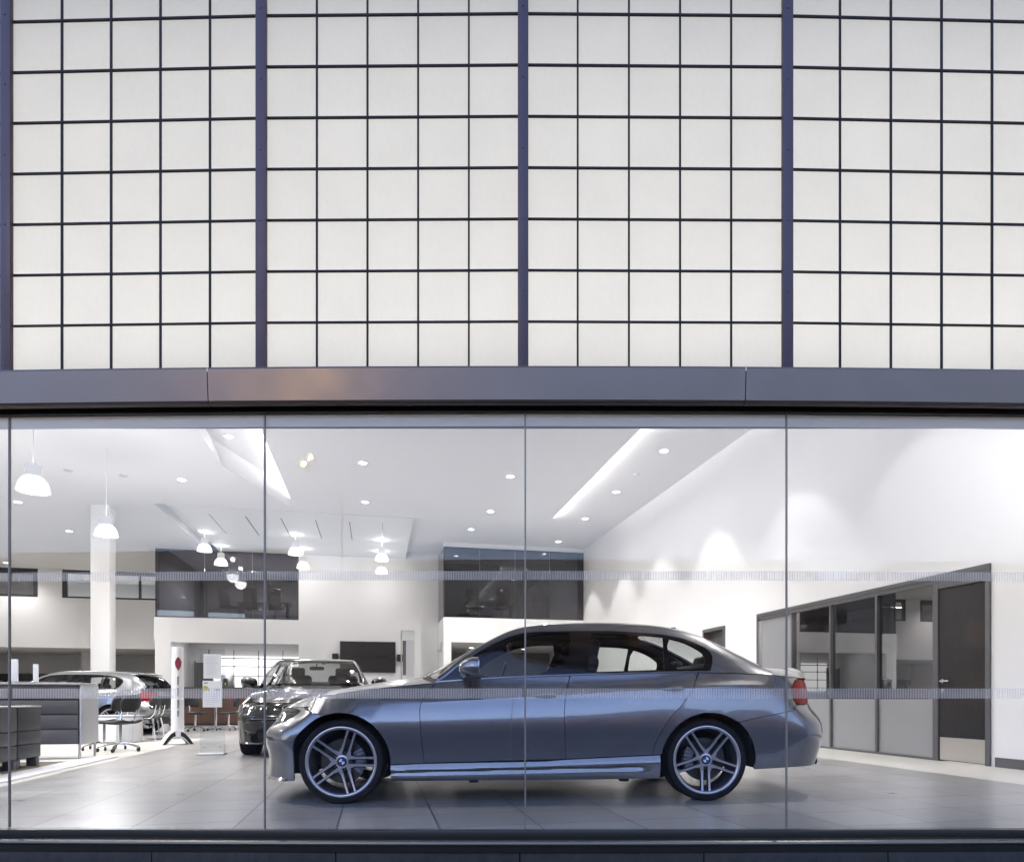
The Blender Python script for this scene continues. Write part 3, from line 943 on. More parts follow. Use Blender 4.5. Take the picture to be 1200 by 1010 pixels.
    if not spec.get('hatch'):
        rw = [(2.50, 0), (2.505, .25), (2.535, .49), (2.57, .53), (2.8, .575), (3.05, .605), (3.20, .625), (3.235, .60), (3.255, .3), (3.26, 0)]
    else:
        rw = [(3.09, 0), (3.09, .30), (3.10, .50), (3.12, .545), (3.25, .575), (3.36, .60), (3.385, .57), (3.39, .3), (3.39, 0)]
    rp_ = [(x, float(y)) for x, y in zip(xs, railz[:, 0]-.0)]
    # half outline: center front .555 -> windscreen side ... built as A pillars + roof + C pillars
    half = [(ws[i][0], ws[i][1]) for i in range(len(ws)-1, -1, -1)]      # from top centre forward along screen to bottom centre
    rpoly = [(1.312, 0)]+[(a, b) for a, b in ws[-2:3:-1]]+[(.70, .757)]+[p for p in rp_ if p[0] > .705]+[(rw[-3][0]+.02, float(rl(np.array([xr1]))[0, 0])*.98)]+[(a, b) for a, b in rw[-3:0:-1]]+[(rw[0][0]-.002, 0)]
    roof = patch(Ut, inset(rpoly, .0005), du=.05, dv=.05, thick=.012)
    # one painted shell: sides + roof of both halves
    merged('roof_and_pillars', join(side, roof))
    # windscreen / rear window
    wsd = patch(Ut, ws, off=-.003, du=.06, dv=.06, thick=.004)
    merged('windscreen', wsd, M['car_glass'])
    fr = patch(Ut, [(ws[3][0], ws[3][1])]+ws[4:8]+[(a+.012, b-.022) for a, b in ws[4:8][::-1]]+[(ws[3][0]+.01, ws[3][1]-.03)], off=-.001, thick=.004, bd=.03)
    merged('screen_border', fr, M['black'])
    rwd = patch(Ut, rw, off=-.003, du=.06, dv=.06, thick=.004)
    merged('rear_window', rwd, M['car_glass'])
    # --- side windows: black trim frame, panes
    if not spec.get('hatch'):
        gF = smooth_poly([(.905, .938), (1.045, 1.107), (1.168, 1.187), (1.274, 1.237), (1.381, 1.274), (1.494, 1.294), (1.60, 1.302), (1.777, 1.304), (1.655, .975)], 1)
        gR = [(1.903, 1.300), (2.349, 1.288), (2.478, 1.275), (2.453, 1.008), (1.850, .987)]
        gQ = smooth_poly([(2.506, 1.268), (2.60, 1.243), (2.668, 1.216), (2.768, 1.155), (2.789, 1.120), (2.780, 1.05), (2.757, 1.012), (2.494, 1.010)], 1)
    else:
        gF = smooth_poly([(.905, .938), (1.045, 1.107), (1.168, 1.187), (1.274, 1.237), (1.381, 1.274), (1.494, 1.294), (1.60, 1.302), (1.777, 1.304), (1.655, .975)], 1)
        gR = [(1.85, 1.304), (2.40, 1.295), (2.50, 1.285), (2.47, 1.008), (1.80, .987)]
        gQ = smooth_poly([(2.54, 1.28), (2.66, 1.268), (2.80, 1.24), (2.89, 1.19), (2.90, 1.15), (2.86, 1.07), (2.82, 1.02), (2.51, 1.012)], 1)
    tr = patch(Us, inset(dloP, -.001), [gF, gR, gQ], off=-.002, du=.05, dv=.04, thick=.014)
    both('window_trim', tr, M['gloss_black'])
    for sgn, k in ((-1, 0), (1, 1)):
        for poly, par in ((gF, fd[k]), (gR, rdr[k])):
            dg = patch(Us, inset(poly, -.004), off=-.008, thick=.003)
            sheet('window', dg if sgn > 0 else mirror(dg), M['car_glass'], par)
        dg = patch(Us, inset(gQ, -.004), off=-.008, thick=.003)
        sheet('quarter_window', dg if sgn > 0 else mirror(dg), M['car_glass'], root)
    # --- trunk lid
    if not spec.get('hatch'):
        dp = [(3.24, 0), (3.235, .35), (3.215, .60), (3.20, .68)]+[(float(x), float(sf['ysh'](np.array([x]))[0])-.002) for x in np.linspace(3.20, 3.66, 16)]+[(3.69, .50), (3.705, .30), (3.71, 0)]
        deckd = patch(sf['deck'], dp, du=.04, dv=.05, thick=.012)
        rear = patch(S, inset(tfp, G))
        tk = merged('trunk_lid', join(deckd, rear))
        # lip
        lip = MB()
        dk = sf['deck'].fn
        def dzv(x, y): return float(dk(np.array([x]), np.array([y]))[0])
        def lf(u, v):
            y = -.64+1.28*u
            xe = 3.705-.060*(abs(y)/.64)**2.4
            ed = min(1, (1-abs(2*u-1))*6)
            z0 = dzv(xe-.03, y)
            pts = [(xe-.11, dzv(xe-.11, y)-.002), (xe-.05, z0+.004*ed), (xe-.01, z0+.013*ed), (xe+.006, z0+.014*ed), (xe+.008, z0+.006), (xe-.008, z0-.018), (xe-.03, z0-.045)]
            k = v*6; i = min(int(k+1e-9), 5); t = k-i
            return Vector((pts[i][0]+(pts[i+1][0]-pts[i][0])*t, y, pts[i][1]+(pts[i+1][1]-pts[i][1])*t))
        lip.grid(lf, 32, 6)
        lip.build('lip_spoiler', pm, tk)
    else:
        rear = patch(S, inset(tfp, G))
        tk = merged('tailgate', rear)
        sp_ = MB(); sp_.box((3.13, 0, 1.345), (.16, 1.0, .022), bev=.009, rot=Matrix.Rotation(math.radians(14), 3, 'Y'))
        sp_.build('roof_spoiler', pm, tk)
    # --- dark inner body (fills the shut lines), arches left open
    ib = [(-.37, .20)]+[(-1.38, .20), (-1.38, .55)]+topline(sf, -1.38, 4.49, 60, .03)+[(4.49, .30), (3.20, .28)]+arc(2.77, .308, .385, -4, 184)+[(.40, .20)]+arc(-.005, .308, .385, -10, 190)
    inner = patch(S, ib, off=-.016, du=.09, dv=.08, bd=.05, thick=0)
    merged('inner_shell', inner, M['matte_black'])
    ub = MB()
    ub.box((1.38, 0, .23), (1.95, 1.5, .10), bev=.02)
    ub.box((-.42, 0, .30), (.30, 1.2, .20), bev=.02)
    ub.box((3.35, 0, .35), (.55, 1.3, .16), bev=.02)
    ub.box((1.38, 0, .33), (3.2, .9, .14), bev=.02)
    for (x, y) in ((.98, -.80), (2.13, -.80), (.98, .80), (2.13, .80)):
        ub.box((x, y, .165), (.07, .07, .03), bev=.006)
    ub.tube([(2.25, -.45, .20), (3.3, -.5, .27), (3.80, -.5, .27)], .03, 10)
    ub.build('underbody', M['matte_black'], root)
    # wheel wells
    for cx in (-.005, 2.77):
        for sgn in (-1, 1):
            w = MB()
            RX = Matrix.Translation((cx, 0, .308)) @ Matrix.Rotation(PI/2, 4, 'X')
            y0, y1 = (.50, .835)
            hh = (y0, y1) if sgn < 0 else (-y1, -y0)
            w.lathe([(.376, hh[0]), (.376, hh[1])], RX, seg=28, arc=(math.radians(-9), math.radians(189)))
            w.lathe([(0.01, hh[0] if sgn < 0 else hh[1]), (.376, hh[0] if sgn < 0 else hh[1])], RX, seg=28, arc=(math.radians(-9), math.radians(189)))
            w.build('wheel_well', M['matte_black'], root, recalc=False)
    # --- wheels
    wm = build_wheel_meshes()
    tmp = {}
    first = None
    for (cx, sgn, rot, cal) in ((0.0, -1, 0.0, 0), (2.762, -1, -PI/2-.02, PI), (0.0, 1, .5, 0), (2.762, 1, .9, PI)):
        wh = bpy.data.objects.new('wheel', None); link(wh, root)
        wh.empty_display_size = .1
        wh.location = (cx, sgn*.752, .3135)
        wh.rotation_euler = (0, 0, 0 if sgn < 0 else PI)
        for nm, mats in (('tyre', [M['rubber']]), ('rim', [M['alloy'], M['alloy_dark']]), ('brake_disc', [M['disc'], M['alloy_dark']]), ('brake_caliper', [M['caliper']]), ('hub_cap', [M['black'], M['blue'], M['badge_white'], M['black']])):
            if nm not in tmp:
                o = wm[nm].build(nm, mats, wh, sharp=35)
                tmp[nm] = o
            else:
                o = tmp[nm].copy(); link(o, wh)
            if nm in ('rim', 'hub_cap', 'tyre'): o.rotation_euler = (0, -rot, 0)
            if nm == 'brake_caliper': o.rotation_euler = (0, cal if sgn < 0 else PI-cal, 0)
    # --- mirrors
    for sgn in (-1, 1):
        m = MB()
        def mf(u, v):
            a = 2*PI*u; b = PI*v
            ex = 0.75
            ca, sa = math.cos(a), math.sin(a)
            sb = math.sin(b)**.7
            yy = math.copysign(abs(ca)**ex, ca)*.118*sb
            zz = math.copysign(abs(sa)**ex, sa)*.086*sb
            xx = -math.cos(b)
            xx = -.105*(math.cos(b)) if xx < 0 else .042
            k = 1-.25*max(0, math.cos(b))
            return Vector((.975+xx*1.0, sgn*(.955+yy*k), 1.000+zz*k+.012*(yy/.1)*1))
        m.grid(mf, 24, 12)
        mo = m.build('wing_mirror', pm, root)
        a = MB(); a.tube([(.93, sgn*.80, .925), (.945, sgn*.85, .93), (.965, sgn*.92, .945)], [.035, .028, .026], 10)
        a.box((.975, sgn*.955, .935), (.12, .18, .02), bev=.008)
        a.build('mirror_arm', M['black'], mo)
        g = MB(); g.box((1.0185, sgn*.955, 1.0), (.004, .19, .13), bev=.0015)
        g.build('mirror_glass', M['chrome'], mo)
    # --- door handles
    for k, sgn in ((0, -1), (1, 1)):
        for (x0, x1, z, par) in ((1.43, 1.60, .800, fd[k]), (2.415, 2.575, .850, rdr[k])):
            p, n_ = S.eval(np.array([x0, x0+.04, (x0+x1)/2, x1-.02, x1]), np.full(5, z))
            n_ = np.where(n_[:, 1:2] < 0, -n_, n_)
            h = MB()
            pts = []
            for i, o in enumerate((.004, .026, .034, .028, .006)):
                q = p[i]+n_[i]*o; pts.append((q[0], q[1]*sgn, q[2]))
            h.tube(pts, [.008, .013, .0145, .013, .009], 10)
            h.build('handle', pm, par)
            rec = patch(S, smooth_poly([(x0+.03, z-.012), (x0+.03, z+.020), (x0+.07, z+.040), (x1-.07, z+.040), (x1-.03, z+.020), (x1-.03, z-.012)], 2), off=.0012, thick=0)  # flat black patch paints in the shade of the handle recess
            sheet('handle_recess_shade', rec if sgn > 0 else mirror(rec), M['black'], par)
    # --- roof fin
    f = MB()
    f.prism([(2.655, -.025), (2.655, .025), (2.775, .022), (2.775, -.022)], 1.365, 1.385)
    prof = [(2.66, 1.375), (2.69, 1.40), (2.73, 1.418), (2.765, 1.418), (2.778, 1.37)]
    for s0 in (-1, 1):
        f.poly([(x, s0*.012*(1 if z < 1.39 else .5), z) for x, z in prof])
    for i in range(len(prof)-1):
        (xa, za), (xb, zb2) = prof[i], prof[i+1]
        wa = .012*(1 if za < 1.39 else .5); wb = .012*(1 if zb2 < 1.39 else .5)
        f.poly([(xa, -wa, za), (xa, wa, za), (xb, wb, zb2), (xb, -wb, zb2)])
    if not spec.get('hatch'):
        f.build('roof_aerial', pm, root)
    else:
        f.bm.free()
    # wiper
    # --- cabin
    cb = MB()
    cb.box((1.75, 0, .42), (2.2, 1.4, .06), bev=.01)
    cb.box((.86, 0, .80), (.45, 1.38, .26), bev=.06, seg=3)
    cb.box((2.98, 0, .86), (.36, 1.30, .16), bev=.03)
    for s0 in (-1, 1):
        cb.box((1.70, s0*.745, .66), (1.9, .06, .50), bev=.02)
    cb.build('cabin_trim', M['interior'], root)
    for s0 in (-1, 1):
        st = MB()
        st.box((1.52, s0*.37, .56), (.52, .50, .16), bev=.05, seg=3)
        st.box((1.84, s0*.37, .84), (.15, .48, .62), bev=.06, seg=3, rot=Matrix.Rotation(math.radians(-16) * -1, 3, 'Y'))
        st.box((1.955, s0*.37, 1.185), (.085, .25, .17), bev=.035, seg=3, rot=Matrix.Rotation(math.radians(12), 3, 'Y'))
        st.build('front_seat', M['seat_dark'], root)
        sw = MB()
    rs = MB()
    rs.box((2.46, 0, .58), (.50, 1.25, .18), bev=.05, seg=3)
    rs.box((2.78, 0, .82), (.16, 1.25, .50), bev=.06, seg=3, rot=Matrix.Rotation(math.radians(20), 3, 'Y'))
    for y in (-.38, .38):
        rs.box((2.87, y, 1.07), (.08, .24, .12), bev=.03, seg=3, rot=Matrix.Rotation(math.radians(15), 3, 'Y'))
    rs.build('rear_seat', M['seat_dark'], root)
    sw = MB()
    T = Matrix.Translation((1.17, -.37, .90)) @ Matrix.Rotation(math.radians(-68), 4, 'Y')
    ring = [T @ Vector((.185*math.cos(2*PI*i/28), .185*math.sin(2*PI*i/28), 0)) for i in range(29)]
    sw.tube(ring, .014, 8, cap=False)
    sw.tube([T @ Vector((0, -.17, 0)), T @ Vector((0, .17, 0))], .018, 8)
    sw.tube([T @ Vector((0, 0, 0)), T @ Vector((0, 0, -.25))], .03, 8)
    sw.build('steering_wheel', M['black'], root)
    rm = MB(); rm.box((1.28, 0, 1.235), (.03, .22, .06), bev=.012)
    rm.tube([(1.25, 0, 1.25), (1.235, 0, 1.31)], .01, 6)
    rm.build('rear_view_mirror', M['black'], root)
    return root
# ------------------------------------------------------------------ layout helpers
FPX, CX, CY, EYE = 800.0, 613.0, 818.0, 0.785
CA, SA = 0.9774, 0.2114                # the showroom is turned by 12.2 degrees to its street front
ROT = math.atan2(SA, CA)
def R(a, b, z=0.0): return Vector((a*CA-b*SA, a*SA+b*CA, z))
def toroom(x, y): return (x*CA+y*SA, -x*SA+y*CA)
def at(px, py, D): return Vector(((px-CX)/FPX*D, D, EYE+(CY-py)/FPX*D))
def on_z(px, py, z):
    D = (z-EYE)*FPX/(CY-py); return at(px, py, D)
def rz(px, py, z):
    p = on_z(px, py, z); a, b = toroom(p.x, p.y); return a, b
def front(x): return 4.078+0.0053*x*x   # the street front bows very slightly

def struct(name, mb, mat, room=True, parent=None):
    o = mb.build(name, mat, parent, rotz=ROT if room else 0.0)
    o['kind'] = 'structure'
    return o
def rbox(mb, a0, a1, b0, b1, z0, z1, mat=0, bev=0.0):
    return mb.box(((a0+a1)/2, (b0+b1)/2, (z0+z1)/2), (abs(a1-a0), abs(b1-b0), abs(z1-z0)), mat=mat, bev=bev)

# ------------------------------------------------------------------ ground outside
g = MB(); g.poly([(-400, -400, -.45), (400, -400, -.45), (400, 400, -.45), (-400, 400, -.45)])
struct('ground', g, M['asphalt'], room=False)
g = MB()
g.box((0, -.2, -.39), (60, 6.5, .12), bev=.01)
struct('pavement', g, M['pavement'], room=False)

# ------------------------------------------------------------------ showroom shell
FR = 4.10
def front_b(a, y):                      # room depth at which lateral position a meets world y
    return (y-a*SA)/CA
WA = 6.95                               # right-hand wall
AL = -16.0
HI = 5.87
f = MB()
f.poly([(-3.25, front_b(-3.25, FR-.02), 0), (WA-1.18, front_b(WA-1.18, FR-.02), 0), (WA-1.18, 24.2, 0), (-3.25, 24.2, 0)])
f.poly([(-9.5, 14.4, .0), (-3.25, 14.4, .0), (-3.25, 24.2, .0), (-9.5, 24.2, .0)])
fl = struct('floor', f, M['tiles'])
f = MB()
f.poly([(WA-1.18, front_b(WA-1.18, FR-.02), 0), (WA+.2, front_b(WA+.2, FR-.02), 0), (WA+.2, 24.2, 0), (WA-1.18, 24.2, 0)])
f.poly([(AL, front_b(AL, FR-.02), 0), (-3.25, front_b(-3.25, FR-.02), 0), (-3.25, 14.4, 0), (AL, 14.4, 0)])
f.poly([(AL, 14.4, 0), (-9.5, 14.4, 0), (-9.5, 34, 0), (AL, 34, 0)])
f.poly([(-9.5, 24.2, 0), (WA+.2, 24.2, 0), (WA+.2, 34, 0), (-9.5, 34, 0)])
struct('floor_border', f, M['oak'])
f = MB()
f.poly([(WA+.2, 5, 0.002), (12, 5, 0.002), (12, 16, 0.002), (WA+.2, 16, 0.002)])
struct('office_floor', f, M['carpet'])
# carpet podium with a white edge on the left
f = MB()
rbox(f, -8.0, -3.66, front_b(-3.6, 4.25), 9.3, 0.0, .018)
struct('carpet', f, M['carpet'])
f = MB()
rbox(f, -3.655, -3.36, front_b(-3.3, 4.25), 10.05, 0.0, .022, bev=.004)
rbox(f, -8.0, -3.66, 9.305, 9.6, 0.0, .022, bev=.004)
struct('podium_edge', f, M['kerbwhite'])

c = MB()
c.poly([(AL, front_b(AL, 4.9), HI), (AL, 36, HI), (12, 36, HI), (12, front_b(12, 4.9), HI)])
struct('ceiling', c, M['ceil'])
def raft(name, a0, a1, b0, b1, z0, z1):
    m = MB()
    if b0 is None:
        m.prism([(a0, front_b(a0, 4.9)), (a1, front_b(a1, 4.9)), (a1, b1), (a0, b1)], z0, z1)
    else:
        rbox(m, a0, a1, b0, b1, z0, z1)
    return struct(name, m, M['ceil'])
m = MB()
m.prism([(-2.03, front_b(-2.03, 4.9)), (4.685, front_b(4.685, 4.9)), (4.685, 18.65), (-2.03, 18.65)], 5.65, 5.745)
struct('ceiling_raft', m, M['ceil'])
m = MB()       # lower ceiling on the left of the long slot
m.prism([(-16, front_b(-16, 4.9)), (-3.135, front_b(-3.135, 4.9)), (-3.135, 15.27), (-2.034, 18.5), (-2.034, 18.65), (-5.42, 18.65), (-5.42, 24.19), (-7.02, 24.19), (-7.02, 28.78), (-16, 28.78)], 5.652, HI-.002)
struct('ceiling_lower', m, M['ceil'])
m = MB()       # the slot's ceiling comes down to the raft at its far end
m.poly([(-3.13, 14.3, HI-.004), (-2.035, 17.5, HI-.004), (-2.035, 18.5, 5.655), (-3.13, 15.25, 5.655)])
struct('ceiling_slope', m, M['ceil'])
m = MB()       # panel over the lounge, hung with open joints at its sides
rbox(m, -5.05, 1.02, 18.70, 24.19, 5.652, 5.80)
struct('ceiling_island', m, M['ceil'])
m = MB()
m.prism([(1.46, 18.652), (4.685, 18.652), (4.685, 18.9), (1.46, 18.9)], 5.70, HI-.002)
struct('ceiling_strip', m, M['ceil'])
m = MB()       # fine slots between the panels of the recess
for a in (-4.3, -3.4, -2.5, -1.6, -.7, .2):
    rbox(m, a-.012, a+.012, 19.4, 21.6, 5.645, 5.649)
struct('ceiling_slots', m, M['frame_grey'])

w = MB()
T = .25
for b0, b1, z0, z1 in ((1.0, 6.56, 0, HI), (6.56, 11.49, 2.345, HI), (11.49, 12.69, 0, HI), (12.69, 13.65, 2.27, HI), (13.65, 34.2, 0, HI)):
    rbox(w, WA, WA+T, b0, b1, z0, z1)
struct('wall_right', w, M['white'])
w = MB()       # back wall with the office window and the cafe opening
BW = 24.2
for a0, a1, z0, z1 in ((-7.0, -6.53, 0, 3.43), (-6.53, -2.54, 2.62, 3.43), (-2.54, 2.17, 0, HI)):
    rbox(w, a0, a1, BW, BW+.3, z0, z1)
struct('wall_back', w, M['white'])
w = MB()       # projecting meeting box on the right
rbox(w, 2.17, WA-.002, 22.28, 22.5, 2.62, 3.43)
rbox(w, 2.17, WA-.002, 22.5, 27, 2.62, 2.82)
rbox(w, 2.17, 2.42, 22.28, BW-.002, 0, 2.618)
rbox(w, 2.17, 2.30, 22.5, BW-.002, 2.822, 3.43)
rbox(w, 2.17, WA-.002, 22.28, 22.45, 5.74, HI-.002)
struct('wall_meeting_box', w, M['white'])
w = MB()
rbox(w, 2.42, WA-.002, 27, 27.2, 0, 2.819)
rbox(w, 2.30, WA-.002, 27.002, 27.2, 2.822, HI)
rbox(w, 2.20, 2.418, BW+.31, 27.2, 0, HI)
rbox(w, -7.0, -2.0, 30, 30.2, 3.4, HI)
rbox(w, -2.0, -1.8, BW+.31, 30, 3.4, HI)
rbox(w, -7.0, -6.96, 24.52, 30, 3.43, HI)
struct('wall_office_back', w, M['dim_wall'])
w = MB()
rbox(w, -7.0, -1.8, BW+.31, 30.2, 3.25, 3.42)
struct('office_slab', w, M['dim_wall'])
w = MB()       # cafe room
rbox(w, -7.0, -2.0, 27.2, 27.4, 0, 3.2)
rbox(w, -2.2, -2.0, BW+.31, 27.2, 0, 3.2)
rbox(w, -6.9, -6.7, BW+.31, 27.2, 0, 3.2)
rbox(w, -6.7, -2.2, BW+.31, 27.2, 3.0, 3.2)
struct('wall_cafe', w, M['grey_wall'])
w = MB()       # gallery on the far left
GB = 28.8
rbox(w, AL, -7.045, GB, GB+.25, 2.69, 4.57)
rbox(w, AL, -7.045, GB+.25, 33.5, 2.69, 3.4)
rbox(w, -7.04, -7.005, BW+.02, GB+.25, 2.69, 3.43)
p0 = toroom(*at(40, 700, 25.6).xy)[0]; p1 = toroom(*at(67, 700, 25.8).xy)[0]
rbox(w, -12.35, -11.55, GB+.01, GB+.24, 4.572, HI-.002)
struct('wall_gallery', w, M['white'])
w = MB()
rbox(w, AL, -7.3, 33.5, 33.7, 3.4, HI)
rbox(w, AL, -7.3, 33.5, 33.7, 0, 2.69)
rbox(w, -11.9, -11.5, 31.5, 31.9, 0, 2.688)
rbox(w, -7.3, -7.1, 28.8, 33.5, 0, 2.69)
struct('wall_gallery_back', w, M['grey_wall'])
w = MB()
rbox(w, AL-.25, AL, 4, 34, 0, HI)
struct('wall_left', w, M['white'])
w = MB()
rbox(w, AL-.25, WA+T, 34.2, 34.5, 0, HI)
struct('wall_rear', w, M['grey_wall'])
w = MB()
w.prism([(AL-.3, front_b(AL, 5.0)), (WA+T+.05, front_b(WA+T, 5.0)), (WA+T+.05, 34.6), (AL-.3, 34.6)], HI+.25, HI+.45)
struct('roof', w, M['opp_roof'])
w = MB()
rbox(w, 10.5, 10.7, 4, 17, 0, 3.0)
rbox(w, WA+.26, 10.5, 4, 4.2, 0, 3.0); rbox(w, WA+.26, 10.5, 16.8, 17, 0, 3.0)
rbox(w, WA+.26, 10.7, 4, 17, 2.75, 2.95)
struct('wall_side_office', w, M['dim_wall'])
col = MB()
a_, b_ = toroom(*at(121, 585, 17.4).xy)
col.box((a_, b_, HI/2), (.43, .43, HI-.004), bev=.006)
tag(struct('column', col, M['white']), 'slim white square column behind the silver hatchback', 'column')['kind'] = 'thing'

sk = MB()
rbox(sk, WA-.016, WA-.001, 3.2, 6.50, 0, .11)
tag(sk.build('skirting_board', M['frame_grey'], rotz=ROT), 'dark grey skirting board to the right of the grey door', 'skirting board')

# ------------------------------------------------------------------ the street front
FAC = thing('showroom_facade', 'glazed showroom front with lit gridded translucent panels above the fascia', 'building')
def fx(px, D0=4.078):
    x = (px-CX)/FPX*D0
    for _ in range(3): x = (px-CX)/FPX*front(x)
    return x
MPX = [-590, -291, 9, 307, 613, 922, 1228, 1528]
MX = [fx(p) for p in MPX]
Z0, ZT = 2.60, 6.35
rows = [3.0417+.3074*k for k in range(-1, 11)]
for i in range(len(MX)-1):
    x0, x1 = MX[i], MX[i+1]; y0, y1 = front(x0), front(x1)
    ang = math.atan2(y1-y0, x1-x0); L = math.hypot(x1-x0, y1-y0)
    m = MB()
    m.box((L/2, .03, (Z0+ZT)/2), (L-.012, .012, ZT-Z0))
    pn = m.build('translucent_panel', M['kalwall'], FAC, loc=(x0, y0, 0), rotz=ang)
    gm = MB()
    for k in range(4):
        gm.box((L*(.2075+.1948*k), .017, (Z0+ZT)/2), (.0108, .012, ZT-Z0-.02))
    for z in rows:
        gm.box((L/2, .0155, z), (L-.02, .0115, .0108))
    gm.build('panel_grid', M['gridbar'], pn)
for x in MX:
    m = MB()
    m.box((x, front(x)-.008, (Z0+ZT)/2), (.063, .03, ZT-Z0), bev=.003)
    mu = m.build('mullion', M['mullion'], FAC)
    for k in range(9):
        z = 2.79+.4215*k
        s = MB()
        s.lathe([(0, .004), (.005, .003), (.0065, 0)], Matrix.Rotation(PI/2, 4, 'X'), seg=8)
        s.build('screw', M['dark_frame'], mu, loc=(x, front(x)-.0232, z))
# fascia in lengths, leaning a little outwards at the top
SEAM = [fx(p, 3.97) for p in (-980, -361, 253, 867, 1481, 2000)]
def fascia_piece(x0, x1):
    m = MB()
    n = 14
    prof = [(-.060, 2.735), (-.108, 2.716), (-.1150, 2.703), (-.1015, 2.524), (-.096, 2.513), (-.086, 2.5085), (-.055, 2.5085), (-.055, 2.53), (-.02, 2.56)]
    def fn(u, v):
        x = x0+.0025+(x1-x0-.005)*u
        k = v*(len(prof)-1); i = min(int(k), len(prof)-2); t = k-i
        dy = prof[i][0]+(prof[i+1][0]-prof[i][0])*t; z = prof[i][1]+(prof[i+1][1]-prof[i][1])*t
        return Vector((x, front(x)+dy, z))
    m.grid(fn, 30, len(prof)-1, smooth=False)
    return m.build('fascia_panel', M['alu'], FAC, sharp=None)
for i in range(len(SEAM)-1): fascia_piece(SEAM[i], SEAM[i+1])
def run(name, mat, prof, x0=-7.6, x1=6.4, n=40, closed=True, parent=FAC):
    """extrude a (dy, z) profile along the bow of the front"""
    m = MB()
    P = prof+[prof[0]] if closed else prof
    def fn(u, v):
        x = x0+(x1-x0)*u
        k = v*(len(P)-1); i = min(int(k+1e-9), len(P)-2); t = k-i
        return Vector((x, front(x)+P[i][0]+(P[i+1][0]-P[i][0])*t, P[i][1]+(P[i+1][1]-P[i][1])*t))
    m.grid(fn, n, len(P)-1, smooth=False)
    return m.build(name, mat, parent, sharp=20)
run('fascia_back', M['matte_black'], [(-.05, 2.56), (-.05, 2.72), (.01, 2.72), (.01, 2.56)])
run('head_channel', M['bronze'], [(-.018, 2.4905), (-.018, 2.60), (.05, 2.60), (.05, 2.4905)])
run('sill_channel', M['bronze'], [(.0, .0015), (-.03, .0015), (-.034, -.012), (-.034, -.040), (-.060, -.044), (-.060, -.10), (.06, -.10), (.06, -.003)])
run('sill_nosing', M['bronze_nose'], [(-.062, -.048), (-.078, -.050), (-.088, -.056), (-.092, -.066), (-.088, -.076), (-.062, -.079)], closed=False)
run('sill_drip', M['bronze'], [(-.04, -.080), (-.078, -.080), (-.078, -.118), (-.04, -.118)])
plx = [-7.6+1.083*k for k in range(14)]
for i in range(13):
    x0, x1 = plx[i], plx[i+1]
    m = MB(); m.box(((x0+x1)/2, 3.55+.5, -.283), (x1-x0-.006, .07, .326), bev=.003)
    m.build('plinth_slab', M['pavement'], FAC)
m = MB(); m.box((-.6, 4.16, -.28), (14, .1, .34)); m.build('plinth_backing', M['matte_black'], FAC)
# glazing
GLX = [fx(p) for p in (-590, -291, 9.5, 309.5, 615.5, 922.5, 1228, 1528)]
for i in range(len(GLX)-1):
    x0, x1 = GLX[i], GLX[i+1]; y0, y1 = front(x0), front(x1)
    ang = math.atan2(y1-y0, x1-x0); L = math.hypot(x1-x0, y1-y0)
    m = MB(); m.box((L/2, .012, 1.2475), (L-.006, .010, 2.487), bev=0)
    pn = m.build('window_pane', M['pane'], FAC, loc=(x0, y0, 0), rotz=ang)
    for (za, zb) in ((EYE+(818-678.5)/FPX*4.078, EYE+(818-668)/FPX*4.078), (EYE+(818-818)/FPX*4.078, EYE+(818-806.3)/FPX*4.078)):
        s = MB()
        nb = int((L-.02)/.010)
        for k in range(nb):
            xa = .01+k*.010
            s.poly([(xa, .0235, za), (xa+.0052, .0235, za), (xa+.0052, .0235, zb), (xa, .0235, zb)])
        s.poly([(.004, .0245, za-.001), (L-.004, .0245, za-.001), (L-.004, .0245, zb+.001), (.004, .0245, zb+.001)], mat=1)
        s.build('manifestation_strip', [M['film'], M['filmlo']], pn, sharp=None, recalc=False)
    s = MB(); s.poly([(.004, .0185, 2.417), (L-.004, .0185, 2.417), (L-.004, .0185, 2.4895), (.004, .0185, 2.4895)])
    s.build('frosted_band', M['headband'], pn, recalc=False)
for x in GLX:
    m = MB(); m.box((x, front(x)+.012, 1.2475), (.0095, .016, 2.487), bev=.002)
    m.build('silicone_joint', M['joint'], FAC)
# lining behind the glass head, plus board added to keep panel light out
w = MB()
w.box((-.6, 4.31, 2.675), (16, .10, .16))
struct('bulkhead', w, M['white'], room=False)
w = MB()
w.box((-.6, 4.62, 2.771), (16, .52, .03))
w.box((-.6, 4.93, 4.30), (16, .10, 3.10))
struct('wall_front_lining', w, M['lining'], room=False)
def area(name, loc, rot, sx, sy, power, col=(1, .99, .972), spread=PI):
    power = power*LK
    l = bpy.data.lights.new(name, 'AREA'); l.shape = 'RECTANGLE'; l.size = sx; l.size_y = sy; l.energy = power; l.color = col; l.spread = spread
    o = bpy.data.objects.new(name, l); link(o); o.location = loc; o.rotation_euler = rot
    return o
area('panel_backlight', (-.6, 4.86, 4.0), (-PI/2, 0, 0), 14, 2.4, KAL1, (1, .98, .945))  # area lights added behind the panels, lower one stronger, to make them glow
area('panel_backlight_low', (-.6, 4.80, 2.90), (-PI/2, 0, 0), 14, .22, KAL2, (1, .98, .945))
